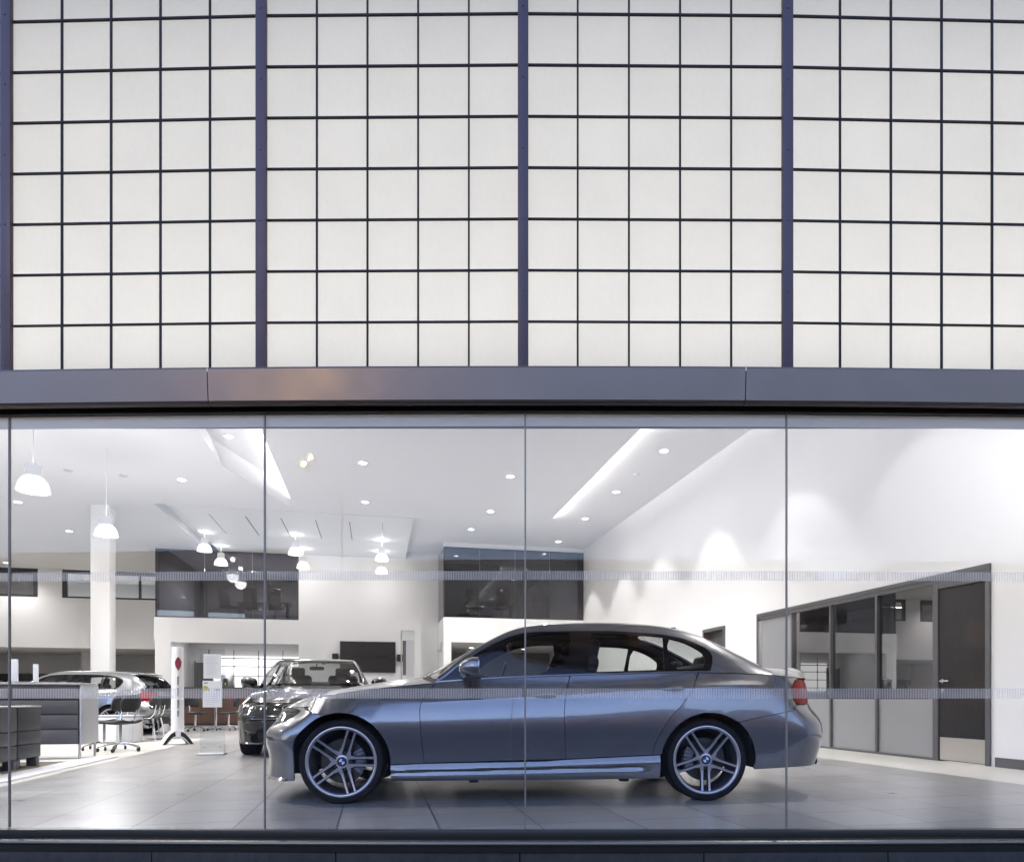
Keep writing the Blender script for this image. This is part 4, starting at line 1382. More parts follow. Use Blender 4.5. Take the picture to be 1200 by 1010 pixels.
# ------------------------------------------------------------------ lamps
def spot(loc, power, ang, blend=.5, size=.04, col=(1, .99, .972), rot=(0, 0, 0)):
    l = bpy.data.lights.new('downlight_beam', 'SPOT'); l.energy = power*LK; l.spot_size = ang; l.spot_blend = blend; l.shadow_soft_size = size; l.color = col
    o = bpy.data.objects.new('downlight_beam', l); link(o); o.location = loc; o.rotation_euler = rot
    return o
dl_proto = None
def downlight(a, b, z, label, power=420, ang=2.3, blend=.8, lamp=True, r=.085):
    global dl_proto
    p = R(a, b, z)
    if dl_proto is None:
        t = thing('downlight', label, 'ceiling light', p, ROT, 'recessed downlights in the ceiling')
        m = MB(); m.lathe([(r*1.22, -.001), (r*1.22, -.010), (r, -.012), (r, -.002)], seg=28); m.build('trim_ring', M['ceil'], t)
        m = MB(); m.lathe([(r, -.004), (r*.5, -.007), (0, -.008)], seg=28); m.build('diffuser', M['lamp'], t)
        dl_proto = t
    else:
        t = copy_tree(dl_proto); t.location = p; t['label'] = label
    if power: spot(p-Vector((0, 0, .03)), power, ang, blend)
    return t
for (px, py, z, lab) in (
    (425, 542, 5.65, 'downlight left of centre in the ceiling raft, nearer the street glass'),
    (428, 588, 5.65, 'downlight left of centre in the ceiling raft, nearer the back wall'),
    (598, 558, 5.65, 'downlight right of centre in the ceiling raft, nearer the street glass'),
    (575, 599, 5.65, 'downlight right of centre in the ceiling raft, nearer the back wall'),
    (633, 498.5, 5.65, 'downlight hard against the top edge of the glass'),
    (552, 620, HI, 'downlight just in front of the upper meeting box'),
    (268, 511, 5.87, 'downlight inside the bright ceiling slot on the left'),
    (213, 562, 5.65, 'downlight in the left ceiling, right of the nearest column'),
    (81, 622, 5.652, 'small downlight in the left ceiling between the two long pendant lamps'),
    (21, 588, 5.65, 'small downlight just under the nearest pendant lamp'),
    (7, 659, 5.652, 'downlight far left above the gallery windows'),
    ):
    a, b = rz(px, py, z)
    downlight(a, b, z, lab, power=DL*(1.5 if b < 14 else .7 if b < 25 else .22), ang=2.4, blend=1.0)
for i, b in enumerate((4.55, 7.4, 10.25, 13.1, 15.95, 18.5, 21.4)):
    if i < 2: lab = ['wall-washing downlight above the street corner of the right wall', 'wall-washing downlight above the grey door'][i]
    else: lab = ['wall-washing downlight above the glazed partition', 'nearest visible downlight in the bright strip beside the right wall', 'second visible downlight in the bright strip beside the right wall', 'third visible downlight in the bright strip beside the right wall', 'furthest downlight beside the right wall, near the meeting box'][i-2]
    z = HI
    downlight(5.8, b, z, lab, power=WW*((.45, .5, .7)[i] if i < 3 else 1), ang=math.radians(76), blend=.3)
FRONT = [(-4.9, 'unseen front-row downlight over the left end of the shop window'), (-2.7, 'unseen front-row downlight over the nose of the graphite saloon'), (-.5, 'unseen front-row downlight over the windscreen of the graphite saloon'), (1.7, 'unseen front-row downlight over the boot of the graphite saloon'), (4.0, 'unseen front-row downlight over the open floor at the right end of the window')]
for x, lab in FRONT:  # row hidden behind the facade, added to light the floor and car
    a, b = toroom(x, 6.3); downlight(a, b, 5.65 if a < 4.6 and not (-3.2 < a < -2) else HI-.005, lab, power=(DLF*1.15 if x > 3.5 else DLF if x < -3.5 else 0), ang=2.2, blend=1.0)
for (a, b, lab) in ((-6.2, 9.0, 'added downlight behind the fascia, over the reception desk'), (-9.5, 9.0, 'added downlight behind the fascia, over the left end of the reception desk'), (-9.0, 13.0, 'added downlight behind the fascia, over the bonnet of the silver hatchback'), (-12.5, 17.0, 'added far left downlight beyond the edge of the window'), (-12.0, 24.0, 'added downlight in front of the gallery, left'), (-8.6, 24.6, 'added downlight in front of the gallery, right of the column')):
    downlight(a, b, 5.652, lab, power=DL*(.9 if b < 14 else .55 if b < 20 else .42), ang=2.5, blend=1.0)  # extra lamps with no known source, added to brighten the left side
# small ceiling fittings without light
for (px, py, z, lab, mat) in ((745, 556, HI, 'small white smoke detector between the two nearest wall-strip downlights', 'white'), (664, 627, HI, 'small white smoke detector in front of the meeting box', 'white'), (145, 557, 5.65, 'flat grey loudspeaker disc in the left ceiling', 'grey_wall'), (80, 551, 5.65, 'small square vent in the left ceiling above the second pendant lamp', 'grey_wall'), (54, 606, 5.652, 'small round sensor in the left ceiling beside the far column', 'white')):
    a, b = rz(px, py, z)
    m = MB(); m.lathe([(.09, 0), (.088, -.012), (.05, -.026), (0, -.028)], seg=20)
    o = m.build('ceiling_sensor', M[mat], loc=R(a, b, z-.001)); tag(o, lab, 'ceiling sensor')
# pendant lamps
pend = None
def pendant(px, py, D, zc, label, s=1.0):
    """px,py: middle of the open rim"""
    global pend
    p = at(px, py, D)
    if pend is None:
        t = thing('pendant_lamp', label, 'pendant lamp', p, 0, 'white bell shaped pendant lamps')
        m = MB(); m.lathe([(.250, 0), (.252, .012), (.240, .03), (.232, .10), (.205, .17), (.165, .225), (.125, .255)], seg=40); m.build('shade', M['shade'], t)
        m = MB(); m.lathe([(.125, .255), (.125, .40), (.118, .455), (.04, .46), (0, .46)], seg=32); m.build('neck', M['neck'], t)
        m = MB(); m.lathe([(.03, .03), (.07, .05), (.09, .11), (.06, .17), (0, .19)], seg=20); m.build('bulb', M['lamp'], t)
        m = MB(); m.tube([(0, 0, .46), (0, 0, 1.0)], .009, 8); c = m.build('cord', M['white'], t)
        pend = t
    else:
        t = copy_tree(pend); t.location = p; t['label'] = label
    t.scale = (.84, .84, .84)
    L = (zc-p.z)/.84-.46
    for ch in [k for k in bpy.data.objects if k.parent == t and k.name.startswith('cord')]:
        ch.scale = (1, 1, L/.54); ch.location.z = .46-.46*L/.54
    l = bpy.data.lights.new('pendant_bulb', 'POINT'); l.energy = (PEND if D < 15 else PEND2)*LK; l.shadow_soft_size = .2; l.color = (1, .99, .972)
    o = bpy.data.objects.new('pendant_bulb', l); link(o); o.location = p-Vector((0, 0, .06))
    if D > 15:
        l = bpy.data.lights.new('pendant_uplight', 'POINT'); l.energy = PEND2*.25*LK; l.shadow_soft_size = .08
        o = bpy.data.objects.new('pendant_uplight', l); link(o); o.location = (p.x, p.y, (zc+p.z+.46)/2)
for (px, py, D, zc, lab) in (
    (39, 576, 9.75, 5.652, 'nearest and largest pendant lamp, far left behind the glass'),
    (124.5, 628, 13.3, 5.65, 'pendant lamp hanging in front of the tall white column'),
    (239.7, 646, 20.0, 5.65, 'leftmost pendant lamp under the ceiling island, front row'),
    (259, 662, 21.8, 5.65, 'leftmost pendant lamp under the ceiling island, rear row'),
    (346, 650, 20.3, 5.65, 'middle pendant lamp under the ceiling island, front row'),
    (355.3, 666, 22.2, 5.65, 'middle pendant lamp under the ceiling island, rear row'),
    (447.5, 657, 21.0, 5.65, 'rightmost pendant lamp under the ceiling island, front row'),
    (447, 672, 22.6, 5.65, 'rightmost pendant lamp under the ceiling island, rear row')):
    pendant(px, py, D, zc, lab)
# hidden cove tubes along the raft edges
def cove(a, b0, b1, z, side, power):
    p = R(a, (b0+b1)/2, z)
    area('cove_tube', p, (0, math.radians(-62 if side > 0 else 62)-0, ROT) if False else (0, 0, 0), .05, abs(b1-b0), power)
    o = bpy.data.objects[-1] if False else [k for k in COL.objects if k.name.startswith('cove_tube')][-1]
    d = Vector((side*math.cos(math.radians(62)), 0, math.sin(math.radians(62))))
    d = Matrix.Rotation(ROT, 3, 'Z') @ d
    q = d.to_track_quat('-Z', 'Y')
    yax = R(0, 1)
    # build an explicit frame: -Z = d, Y = along the raft
    z_ = -d; y_ = yax; x_ = y_.cross(z_)
    o.rotation_euler = Matrix((x_, y_, z_)).transposed().to_euler()
    o.data.spread = math.radians(150)
    return o
cove(4.66, 6.5, 18.6, 5.785, 1, COVE)
cove(-2.01, 6.5, 18.4, 5.785, -1, COVE*.5)
# bare area light without a fitting, added to brighten the deep left side
for (px, py) in ((20, 666), (150, 676)):
    pass
area('gallery_fill', R(-11.5, 31.2, 5.6), (0, 0, ROT), 6, .3, FILL*120)
downlight(3.4, 24.6, 2.618, 'left downlight in the low ceiling beneath the meeting box', power=9, ang=2.6, blend=1.0)
downlight(5.4, 24.9, 2.618, 'right downlight in the low ceiling beneath the meeting box', power=9, ang=2.6, blend=1.0)
area('cafe_fill', R(-4.4, 25.8, 2.95), (0, 0, ROT), 3.5, .3, FILL*40)  # area lights with no fittings, added to brighten the cafe and inner rooms
area('office_fill', R(-4.5, 27, 5.5), (0, 0, ROT), 2, .3, FILL*420)
area('meeting_fill', R(4.5, 25, 5.6), (0, 0, ROT), 2, .3, FILL*45)
area('side_office_fill', R(8.7, 9.5, 2.7), (0, 0, ROT), .3, 3, FILL*420)

# street lamp across the forecourt, seen as a reflection in the glass and the fascia
t = thing('street_lamp', 'tall twin-headed street lamp with orange sodium lanterns across the forecourt', 'street lamp', (-7.0, -13.8, -.45))
m = MB(); m.tube([(0, -3, 0), (0, -3, 4), (0, -3, 8.55)], [.08, .05, .03], 12); m.build('post', M['matte_black'], t)
for s in (-1, 1):
    m = MB(); m.tube([(0, -3, 8.52), (s*.06, -1.2, 8.6+.1*s), (s*.11, .3, 8.62+.1*s)], .018, 8); m.build('arm', M['matte_black'], t)
    m = MB(); m.box((s*.11, .55, 8.62+.10*s), (.20, .5, .16), bev=.03); m.lathe([(.098, 0), (.105, 0), (.105, .14), (.098, .14)], Matrix.Translation((s*.11, .795, 8.62+.10*s)) @ Matrix.Rotation(-PI/2, 4, 'X'), seg=20); h = m.build('lantern', M['matte_black'], t)
    m = MB(); zz = 8.62+.10*s; m.poly([(s*.11-.07, .802, zz-.065), (s*.11+.07, .802, zz-.065), (s*.11+.07, .802, zz+.065), (s*.11-.07, .802, zz+.065)]); m.build('lantern_glass', M['sodium'], h, recalc=False)

# dark buildings across the forecourt: they close the horizon that the glass and the car mirror
def opposite(name, label, x, y, w_, d_, h_, gable):
    t = thing(name, label, 'building', (x, y, -.45))
    m = MB(); m.box((0, 0, h_/2), (w_, d_, h_)); wl = m.build('wall', M['opp_wall'], t)
    m = MB()
    if gable:
        pts = [(-d_/2-.3, h_), (d_/2+.3, h_), (0, h_+gable)]
        lo = [m.bm.verts.new((-w_/2-.2, q, z+.004)) for q, z in pts]; hi = [m.bm.verts.new((w_/2+.2, q, z+.004)) for q, z in pts]
        m.bm.faces.new(lo); m.bm.faces.new(hi[::-1])
        for i in range(3):
            j = (i+1) % 3; m.bm.faces.new((lo[i], lo[j], hi[j], hi[i]))
    else:
        m.box((0, 0, h_+.13), (w_+.3, d_+.3, .25))
    m.build('roof', M['opp_roof'], t)
    n_ = int(w_/3)
    for k in range(n_):
        for z in ([1.6, 4.6] if h_ > 6 else [1.6]):
            m = MB(); m.box((-w_/2+1.5+3*k, d_/2+.01, z), (1.3, .06, 1.4)); m.build('window', M['screen'], t)
    return t
opposite('brick_warehouse', 'dark flat-roofed brick warehouse across the forecourt, left', -27, -31, 30, 10, 8.5, 0)
opposite('brick_terrace', 'dark pitched-roof brick terrace across the forecourt, middle', 4, -31, 28, 9, 6.2, 3.0)
opposite('brick_store', 'dark flat-roofed brick store across the forecourt, right', 36, -31, 31, 10, 8.0, 0)
opposite('far_shed', 'long dark shed further back across the forecourt', 0, -60, 190, 12, 9.0, 2)
# ------------------------------------------------------------------ glazing of the upper offices, partition, doors
def wthing(name, label, cat, a, b, z=0.0, group=None):
    return thing(name, label, cat, R(a, b, z), ROT, group)
def B(mb, x0, x1, y0, y1, z0, z1, mat=0, bev=0.0):
    return mb.box(((x0+x1)/2, (y0+y1)/2, (z0+z1)/2), (abs(x1-x0), abs(y1-y0), abs(z1-z0)), mat=mat, bev=bev)

t = wthing('office_window', 'dark glazed upper office window above the cafe opening', 'window', -7.0, BW)
for i in range(3):
    x0 = 4.46*i/3; x1 = 4.46*(i+1)/3
    m = MB(); B(m, x0+.004, x1-.004, .06, .07, 3.47, 5.80); m.build('glass_pane', M['dark_glass'], t)
m = MB(); B(m, 0, 4.46, .03, .10, 3.43, 3.47); B(m, 0, 4.46, .03, .10, 5.80, 5.85); B(m, 0, .04, .03, .10, 3.47, 5.80); B(m, 4.42, 4.46, .03, .10, 3.47, 5.80)
m.build('frame', M['dark_frame'], t)
t = wthing('meeting_room_window', 'wide dark glazed front of the upper meeting box beside the right wall', 'window', 2.18, 22.36)
W2 = WA-2.18-.01
for i in range(4):
    x0 = W2*i/4; x1 = W2*(i+1)/4
    m = MB(); B(m, x0+.004, x1-.004, .0, .012, 3.46, 5.71); m.build('glass_pane', M['dark_glass'], t)
m = MB(); B(m, 0, W2, -.02, .05, 3.43, 3.46); B(m, 0, W2, -.02, .05, 5.71, 5.738); B(m, W2-.20, W2, -.015, .05, 3.46, 5.71); B(m, 0, .03, -.02, .05, 3.46, 5.71)
m.build('frame', M['dark_frame'], t)
m = MB(); B(m, -.012, -.004, .05, BW-22.36-.01, 3.43, 5.73); m.build('return_pane', M['part_glass'], t)

# office chairs and tables inside the dark rooms
def office_chair():
    t = thing('office_chair', 'x', 'chair', group='office chairs behind the dark upper glazing')
    m = MB(); m.box((0, 0, .47), (.48, .48, .08), bev=.03); m.build('seat', M['seat_dark'], t)
    m = MB(); m.box((0, .23, .82), (.46, .07, .62), bev=.03, rot=Matrix.Rotation(math.radians(-9), 3, 'X')); m.build('backrest', M['seat_dark'], t)
    m = MB(); m.tube([(0, 0, .08), (0, 0, .44)], .025, 8)
    for k in range(5):
        a = k*2*PI/5; m.tube([(0, 0, .09), (.28*math.cos(a), .28*math.sin(a), .06)], [.02, .014], 6)
    m.build('base', M['dark_frame'], t)
    return t
oc = office_chair()
spots_ = [(-4.9, 24.95, .9, 'office chair seen side-on near the left of the upper office window'), (-4.2, 25.15, PI, 'middle office chair with its back to the upper office glass'), (-3.4, 25.0, PI, 'rightmost office chair behind the upper office glass'),
          (3.35, 23.3, 2.6, 'left office chair behind the meeting box glass'), (4.3, 23.35, PI, 'office chair at the table in the meeting box')]
for i, (a, b, rz_, lab) in enumerate(spots_):
    o = oc if i == 0 else copy_tree(oc)
    o.location = R(a, b, 3.43); o.rotation_euler = (0, 0, ROT+rz_); o['label'] = lab
for (a, b, lab) in ((-3.9, 25.9, 'long table inside the upper office behind the chairs'), (4.0, 24.2, 'table inside the meeting box')):
    t = wthing('meeting_table', lab, 'table', a, b, 3.43, 'tables in the upper rooms')
    m = MB(); m.box((0, 0, .73), (1.9, .9, .03), bev=.006); m.build('tabletop', M['drawer'], t)
    for sx_ in (-.8, .8):
        m = MB(); m.box((sx_, 0, .358), (.06, .6, .714)); m.build('leg', M['drawer'], t)
m = MB(); m.prism([(0, 0), (2.6, 0), (2.6, .04), (0, .04)], 0, 1.5)

# gallery frames
t = wthing('gallery_window', 'dark framed gallery window left of the white pier', 'window', -15.8, GB+.05)
m = MB(); B(m, 0, 3.43, 0, .08, 5.42, 5.645); B(m, 3.28, 3.43, 0, .08, 4.62, 5.42); B(m, 0, 3.43, 0, .08, 4.573, 4.66); m.build('frame', M['dark_frame'], t)
m = MB(); B(m, 0, 3.28, .03, .04, 4.66, 5.42); m.build('glass_pane', M['part_glass'], t)
t = wthing('gallery_window', 'dark framed gallery window between the white pier and the column', 'window', -11.54, GB+.05)
m = MB(); B(m, 0, 4.2, 0, .08, 5.50, 5.645); B(m, 0, .16, 0, .08, 4.62, 5.50); B(m, 0, 4.2, 0, .06, 4.573, 4.64); B(m, 2.62, 2.70, 0, .08, 4.64, 5.50); m.build('frame', M['dark_frame'], t)
m = MB(); B(m, .16, 2.62, .03, .04, 4.64, 5.50); B(m, 2.7, 4.2, .03, .04, 4.64, 5.50); m.build('glass_pane', M['clear'], t)
t = wthing('undercroft_glazing', 'dark framed glazing under the gallery behind the silver hatchback', 'window', -15.8, 33.3)
m = MB(); B(m, 0, 8.4, 0, .1, 1.55, 1.85); B(m, 0, 8.4, 0, .1, 0.0, .2)
for x in (0.2, 2.2, 4.2, 6.2, 8.2): B(m, x, x+.12, .0, .1, .2, 1.55)
m.build('frame', M['dark_frame'], t)
m = MB(); B(m, .2, 8.2, .04, .05, .2, 1.55); m.build('glass_pane', M['part_glass'], t)

# side doorway in the right wall
t = wthing('side_doorway', 'small grey framed doorway in the right wall above the boot of the graphite saloon', 'door', WA, 12.69)
m = MB(); B(m, -.02, .16, 0, .06, 0, 2.26); B(m, -.02, .16, .90, .958, 0, 2.26); B(m, -.02, .16, .06, .90, 2.20, 2.26); m.build('frame', M['frame_grey'], t)
m = MB(); B(m, .14, .18, .06, .90, 0, 2.2); m.build('doorway_shade', M['drawer'], t)  # dark sheet standing in for the shaded room beyond the opening

# glazed partition with the grey door
def bx(px):                     # room depth on the right wall seen at this picture column
    k = (px-CX)/FPX
    D = WA/(k*CA+SA); return D*(CA-SA*k)
t = wthing('glazed_partition', 'dark glazed office partition with frosted lower panes and a grey door in the right wall', 'partition', WA, 0)
bl, br = bx(888), bx(1161.7)
m = MB()
B(m, -.03, .10, br, bl, 2.295, 2.345)
B(m, -.018, .10, bx(1096), bl-.04, 2.235, 2.294)
B(m, -.03, .10, bl-.055, bl, 0, 2.294)
B(m, -.03, .10, br, br+.055, 0, 2.294)
for px, w_ in ((929, .035), (974, .035), (1028, .04)):
    b = bx(px); B(m, -.022, .08, b-w_/2, b+w_/2, .03, 2.234)
B(m, -.022, .10, bx(1100.6), bx(1094.5), 0, 2.294)
B(m, -.02, .08, bx(1094.5)+.001, bl-.056, 0, .03)
B(m, -.022, .10, br+.056, bx(1101)-.001, 2.16, 2.294)
m.build('frame', M['frame_grey'], t)
cols = [891, 929, 974, 1028, 1094.5]
for i in range(4):
    b1, b0 = bx(cols[i])-.02, bx(cols[i+1])+.02
    m = MB(); B(m, .02, .03, b0, b1, .03, 2.234); m.build('glass_pane', M['part_glass'] if i else M['frost'], t)  # leftmost pane opaque, its colour standing in for the reflected wall
    m = MB(); B(m, .012, .018, b0, b1, .03, .775); m.build('frosted_film', M['frost'], t)
m = MB(); B(m, -.008, .04, br+.058, bx(1101)-.003, .012, 2.155, bev=.002)
dr = m.build('door', M['door_grey'], t)
m = MB(); B(m, -.0125, -.0085, br+.075, bx(1101)-.02, .02, .30); m.build('kick_plate', M['steel'], dr)
bh = bx(1106)
m = MB(); m.tube([(-.01, bh, 1.0), (-.055, bh, 1.0), (-.06, bh-.04, 1.0), (-.055, bh-.13, 1.0)], .011, 10)
m.lathe([(.026, -.004), (.026, .01), (0, .012)], Matrix.Translation((-.012, bh, 1.0)) @ Matrix.Rotation(-PI/2, 4, 'Y'), seg=16)
m.lathe([(.026, -.004), (.026, .008), (0, .01)], Matrix.Translation((-.012, bh, .88)) @ Matrix.Rotation(-PI/2, 4, 'Y'), seg=16)
m.build('handle', M['chrome'], dr)
# office behind it
t = thing('office_desk', 'desk inside the side office behind the dark partition', 'desk', R(9.0, 9.3, .002), ROT)
m = MB(); m.box((0, 0, .73), (.8, 1.8, .04), bev=.005); m.build('desktop', M['desk_end'], t)
for y in (-.8, .8):
    m = MB(); m.box((0, y, .355), (.7, .05, .71)); m.build('leg', M['frame_grey'], t)
# ------------------------------------------------------------------ video wall, speakers, posters
def bwx(px, b=BW):
    k = (px-CX)/FPX; D = b/(CA-SA*k); return D*(k*CA+SA)
a0, a1 = bwx(398.5), bwx(463.5)
t = wthing('video_wall', 'switched-off video wall of four dark screens on the back wall', 'screen', a0, BW, 1.68)
W_, H_ = a1-a0, 1.06
for i in range(2):
    for j in range(2):
        m = MB(); B(m, W_*i/2+.002, W_*(i+1)/2-.002, -.09, -.012, H_*j/2+.002, H_*(j+1)/2-.002); m.build('screen', M['screen'], t)
m = MB(); B(m, .05, W_-.05, -.0115, -.001, .05, H_-.05); m.build('backplate', M['black'], t)
for px, lab in ((393, 'black wall speaker left of the video wall'), (468.5, 'black wall speaker right of the video wall')):
    a = bwx(px)
    t = wthing('wall_speaker', lab, 'speaker', a, BW, 2.18, 'wall speakers beside the video wall')
    m = MB(); B(m, -.10, .10, -.20, -.03, -.11, .13, bev=.02); c = m.build('cabinet', M['black'], t)
    m = MB(); B(m, -.04, .04, -.03, -.001, -.04, .06); m.build('bracket', M['black'], t)
a = bwx(478, 23.0)
t = wthing('poster_stand', 'tall clear poster stand to the right of the video wall', 'poster stand', a, 23.0)
m = MB(); B(m, -.22, .20, 0, .012, .02, 3.02); m.build('clear_panel', M['clear'], t)
m = MB(); B(m, -.235, -.19, -.01, .022, .0, 3.05); B(m, -.19, .21, -.006, .018, 3.02, 3.045); B(m, .195, .212, -.006, .018, 0, 3.02); m.build('frame', M['steel'], t)
m = MB(); B(m, -.17, -.06, -.006, -.003, 1.55, 2.70); B(m, -.14, .16, -.006, -.003, .9, 1.28); m.build('dark_print', M['drawer'], t)
m = MB(); B(m, -.055, .17, -.006, -.003, 1.50, 2.72); m.build('pale_print', M['desk_end'], t)
m = MB(); B(m, -.3, .3, -.25, .25, 0, .02, bev=.004); m.build('foot', M['steel'], t)
t = wthing('wall_bracket', 'small white angled bracket on the side of the meeting box', 'bracket', 2.17, 22.9, 2.35)
m = MB(); m.prism([(-.16, 0), (-.001, 0), (-.001, .2), (-.10, .2)], .0, .05); B(m, -.03, -.001, .02, .18, .05, .32, bev=.006); m.build('bracket_body', M['desk_end'], t)

# ------------------------------------------------------------------ cafe
t = wthing('cafe_counter', 'walnut fronted cafe counter with a dark top', 'counter', -5.85, 21.3)
m = MB(); B(m, 0, 3.6, 0, .6, 0.06, 1.05); c = m.build('front', M['wood'], t)
m = MB(); B(m, -.02, 3.62, -.04, .64, 1.052, 1.11, bev=.006); m.build('countertop', M['black'], t)
m = MB(); B(m, .05, 3.55, .03, .55, 0, .058); m.build('plinth', M['black'], t)
t = wthing('coffee_machine', 'steel coffee machine standing on the cafe counter', 'coffee machine', bwx(267, 21.6), 21.6, 1.111)
m = MB(); B(m, -.17, .17, -.16, .16, .0, .36, bev=.02); bd_ = m.build('body', M['steel_pot'], t)
m = MB(); B(m, -.09, .03, -.166, -.161, .05, .26); m.build('dispenser', M['black'], t)
m = MB(); B(m, -.055, -.02, -.172, -.167, .06, .13); m.build('lit_button', M['yellow'], t)
m = MB(); m.tube([(-.15, 0, .36), (-.13, 0, .42), (.0, 0, .44), (.13, 0, .42), (.15, 0, .36)], .012, 8); m.build('rail', M['chrome'], t)
t = wthing('wire_shelving', 'black wire shelving in front of a bright backlit wall in the cafe', 'shelving', -5.9, 26.6)
m = MB()
for k in range(6): m.tube([(.85*k, 0, 0), (.85*k, 0, 2.55)], .014, 6)
m.build('uprights', M['dark_frame'], t)
for z in (1.25, 1.60, 1.95, 2.25):
    m = MB(); m.tube([(0, 0, z), (4.25, 0, z)], .009, 6); m.tube([(0, .3, z), (4.25, .3, z)], .009, 6)
    for k in range(6): m.lathe([(.03, -.02), (.03, .02), (0, .02)], Matrix.Translation((.85*k, 0, z)), seg=8)
    m.build('shelf', M['dark_frame'], t)
m = MB(); B(m, .0, 4.2, .50, .54, 1.1, 2.35); m.build('backlit_panel', M['backlit'], t)
t = wthing('cafe_door', 'dark door in the left side of the cafe opening', 'door', -6.45, 26.95)
m = MB(); B(m, 0, .55, .1, .15, 0, 2.1); m.build('leaf', M['drawer'], t)
m = MB(); B(m, -.05, 0, .08, .16, 0, 2.15); B(m, .55, .60, .08, .16, 0, 2.15); m.build('frame', M['frame_grey'], t)

# ------------------------------------------------------------------ totem and information stand
p = at(208, 872, 628/54.0)
t = thing('sign_totem', 'slim white sign column with a crimson emblem on an arched foot', 'sign', (p.x, p.y, 0), math.radians(38))
m = MB()
def tf(u, v):
    z = .20+1.46*v; w_ = .105-.012*v
    return Vector((-w_+2*w_*u, -.006-.05*math.sin(PI*u), z))
m.grid(tf, 10, 4)
m.poly([(-.105, -.006, .20), (.105, -.006, .20), (.093, -.006, 1.66), (-.093, -.006, 1.66)])
m.build('column', M['paper'], t, sharp=60)
outer = [(-.25, 0), (-.235, .03), (-.17, .13), (-.11, .20), (-.05, .235), (.05, .235), (.11, .20), (.17, .13), (.235, .03), (.25, 0)]
inner_ = [(.17, 0), (.12, .07), (.06, .12), (0, .135), (-.06, .12), (-.12, .07), (-.17, 0)]
def ring(mm, y0, y1):
    pts = outer+inner_
    lo = [mm.bm.verts.new((x, y0, z)) for x, z in pts]; hi = [mm.bm.verts.new((x, y1, z)) for x, z in pts]
    mm.bm.faces.new(lo); mm.bm.faces.new(hi[::-1])
    for i in range(len(pts)):
        j = (i+1) % len(pts); mm.bm.faces.new((lo[i], lo[j], hi[j], hi[i]))
m = MB(); ring(m, -.06, .20); m.build('arched_foot', M['paper'], t)
m = MB()
for i in range(len(outer)-1):
    (x0, z0), (x1, z1) = outer[i], outer[i+1]
    if abs(x0) < .06 and abs(x1) < .06: continue
    k = .80
    m.poly([(x0*.97, -.0625, max(.004, z0-.012)), (x1*.97, -.0625, max(.004, z1-.012)), (x1*.74, -.0625, max(.004, z1*.62-.0)), (x0*.74, -.0625, max(.004, z0*.62-.0))])
m.build('foot_openings', M['black'], t)
m = MB()
pts = [(0, 1.25), (.045, 1.33), (.052, 1.40), (.03, 1.46), (0, 1.49), (-.03, 1.46), (-.052, 1.40), (-.045, 1.33)]
m.poly([(x, -.0585, z) for x, z in pts]); m.build('emblem', M['crimson'], t)
m = MB()
rr = random.Random(3)
for (z0, z1) in ((1.02, 1.16), (.83, .95), (.62, .76), (.48, .58)):
    z = z0
    while z < z1:
        h = rr.uniform(.010, .018); B(m, -.016, .016*rr.uniform(.3, 1), -.0585, -.0575, z, z+h*.6); z += h
m.build('lettering', M['ink'], t)
p = at(249, 883, 628/66.0)
t = thing('info_stand', 'clear acrylic stand holding two printed sheets', 'stand', (p.x, p.y, 0), math.radians(14))
m = MB(); B(m, -.16, .16, -.004, .004, .03, 1.47); m.build('acrylic_panel', M['clear'], t)
m = MB(); B(m, -.19, .17, -.13, .13, 0, .022, bev=.004); m.build('base', M['desk_end'], t)
m = MB(); B(m, .155, .165, -.03, .03, .02, .14); m.lathe([(.011, 0), (.011, .012), (0, .014)], Matrix.Translation((-.1, -.005, .10)) @ Matrix.Rotation(PI/2, 4, 'X'), seg=12); m.lathe([(.011, 0), (.011, .012), (0, .014)], Matrix.Translation((.1, -.005, .10)) @ Matrix.Rotation(PI/2, 4, 'X'), seg=12); m.build('clamp', M['chrome'], t)
m = MB(); B(m, -.115, .115, -.0075, -.0055, 1.06, 1.40); s1 = m.build('upper_sheet', M['sheet'], t)
m = MB(); B(m, -.125, .125, -.0075, -.0055, .66, 1.03); s2 = m.build('lower_sheet', M['sheet'], t)
m = MB(); m.poly([(-.115, -.0085, .89), (-.03, -.0085, .89), (-.06, -.0085, .95), (-.115, -.0085, .965)]); m.build('yellow_corner', M['yellow'], s2, recalc=False)
m = MB(); B(m, .04, .10, -.0088, -.0080, .89, .915); B(m, -.11, -.06, -.0088, -.008, .985, 1.01)
for k in range(6): B(m, -.09, .09-.03*(k % 3), -.0085, -.0080, .84-.028*k, .843-.028*k)
m.build('small_print', M['lilac'], s2)
m = MB()
for k in range(9): B(m, -.08, .07-.02*(k % 3), -.0085, -.0080, 1.36-.03*k, 1.364-.03*k)
m.build('small_print', M['steel'], s1)

# ------------------------------------------------------------------ desk, sofa, chairs on the left
t = wthing('reception_desk', 'graphite reception desk with four drawer-like bands and a silver end panel', 'desk', -3.68, 9.72)
m = MB(); B(m, -3.4, -.012, .02, .52, .20, .95); bd_ = m.build('carcass', M['drawer'], t)
for k in range(4):
    z0 = .205+.187*k
    m = MB(); B(m, -3.4, -.03, -.004, .018, z0+.012, z0+.178, bev=.004); m.build('drawer_front', M['drawer'], t)
m = MB(); B(m, -3.42, .0, -.03, .56, .955, .985, bev=.004); m.build('desktop', M['desk_end'], t)
m = MB(); B(m, -.010, .012, -.01, .54, .195, .953, bev=.003); m.build('end_panel', M['desk_end'], t)
for x, y in ((-.02, .02), (-.02, .50), (-3.3, .02), (-3.3, .50)):
    m = MB(); m.tube([(x, y, 0.0), (x, y, .2)], .016, 10); m.build('leg', M['steel'], t)
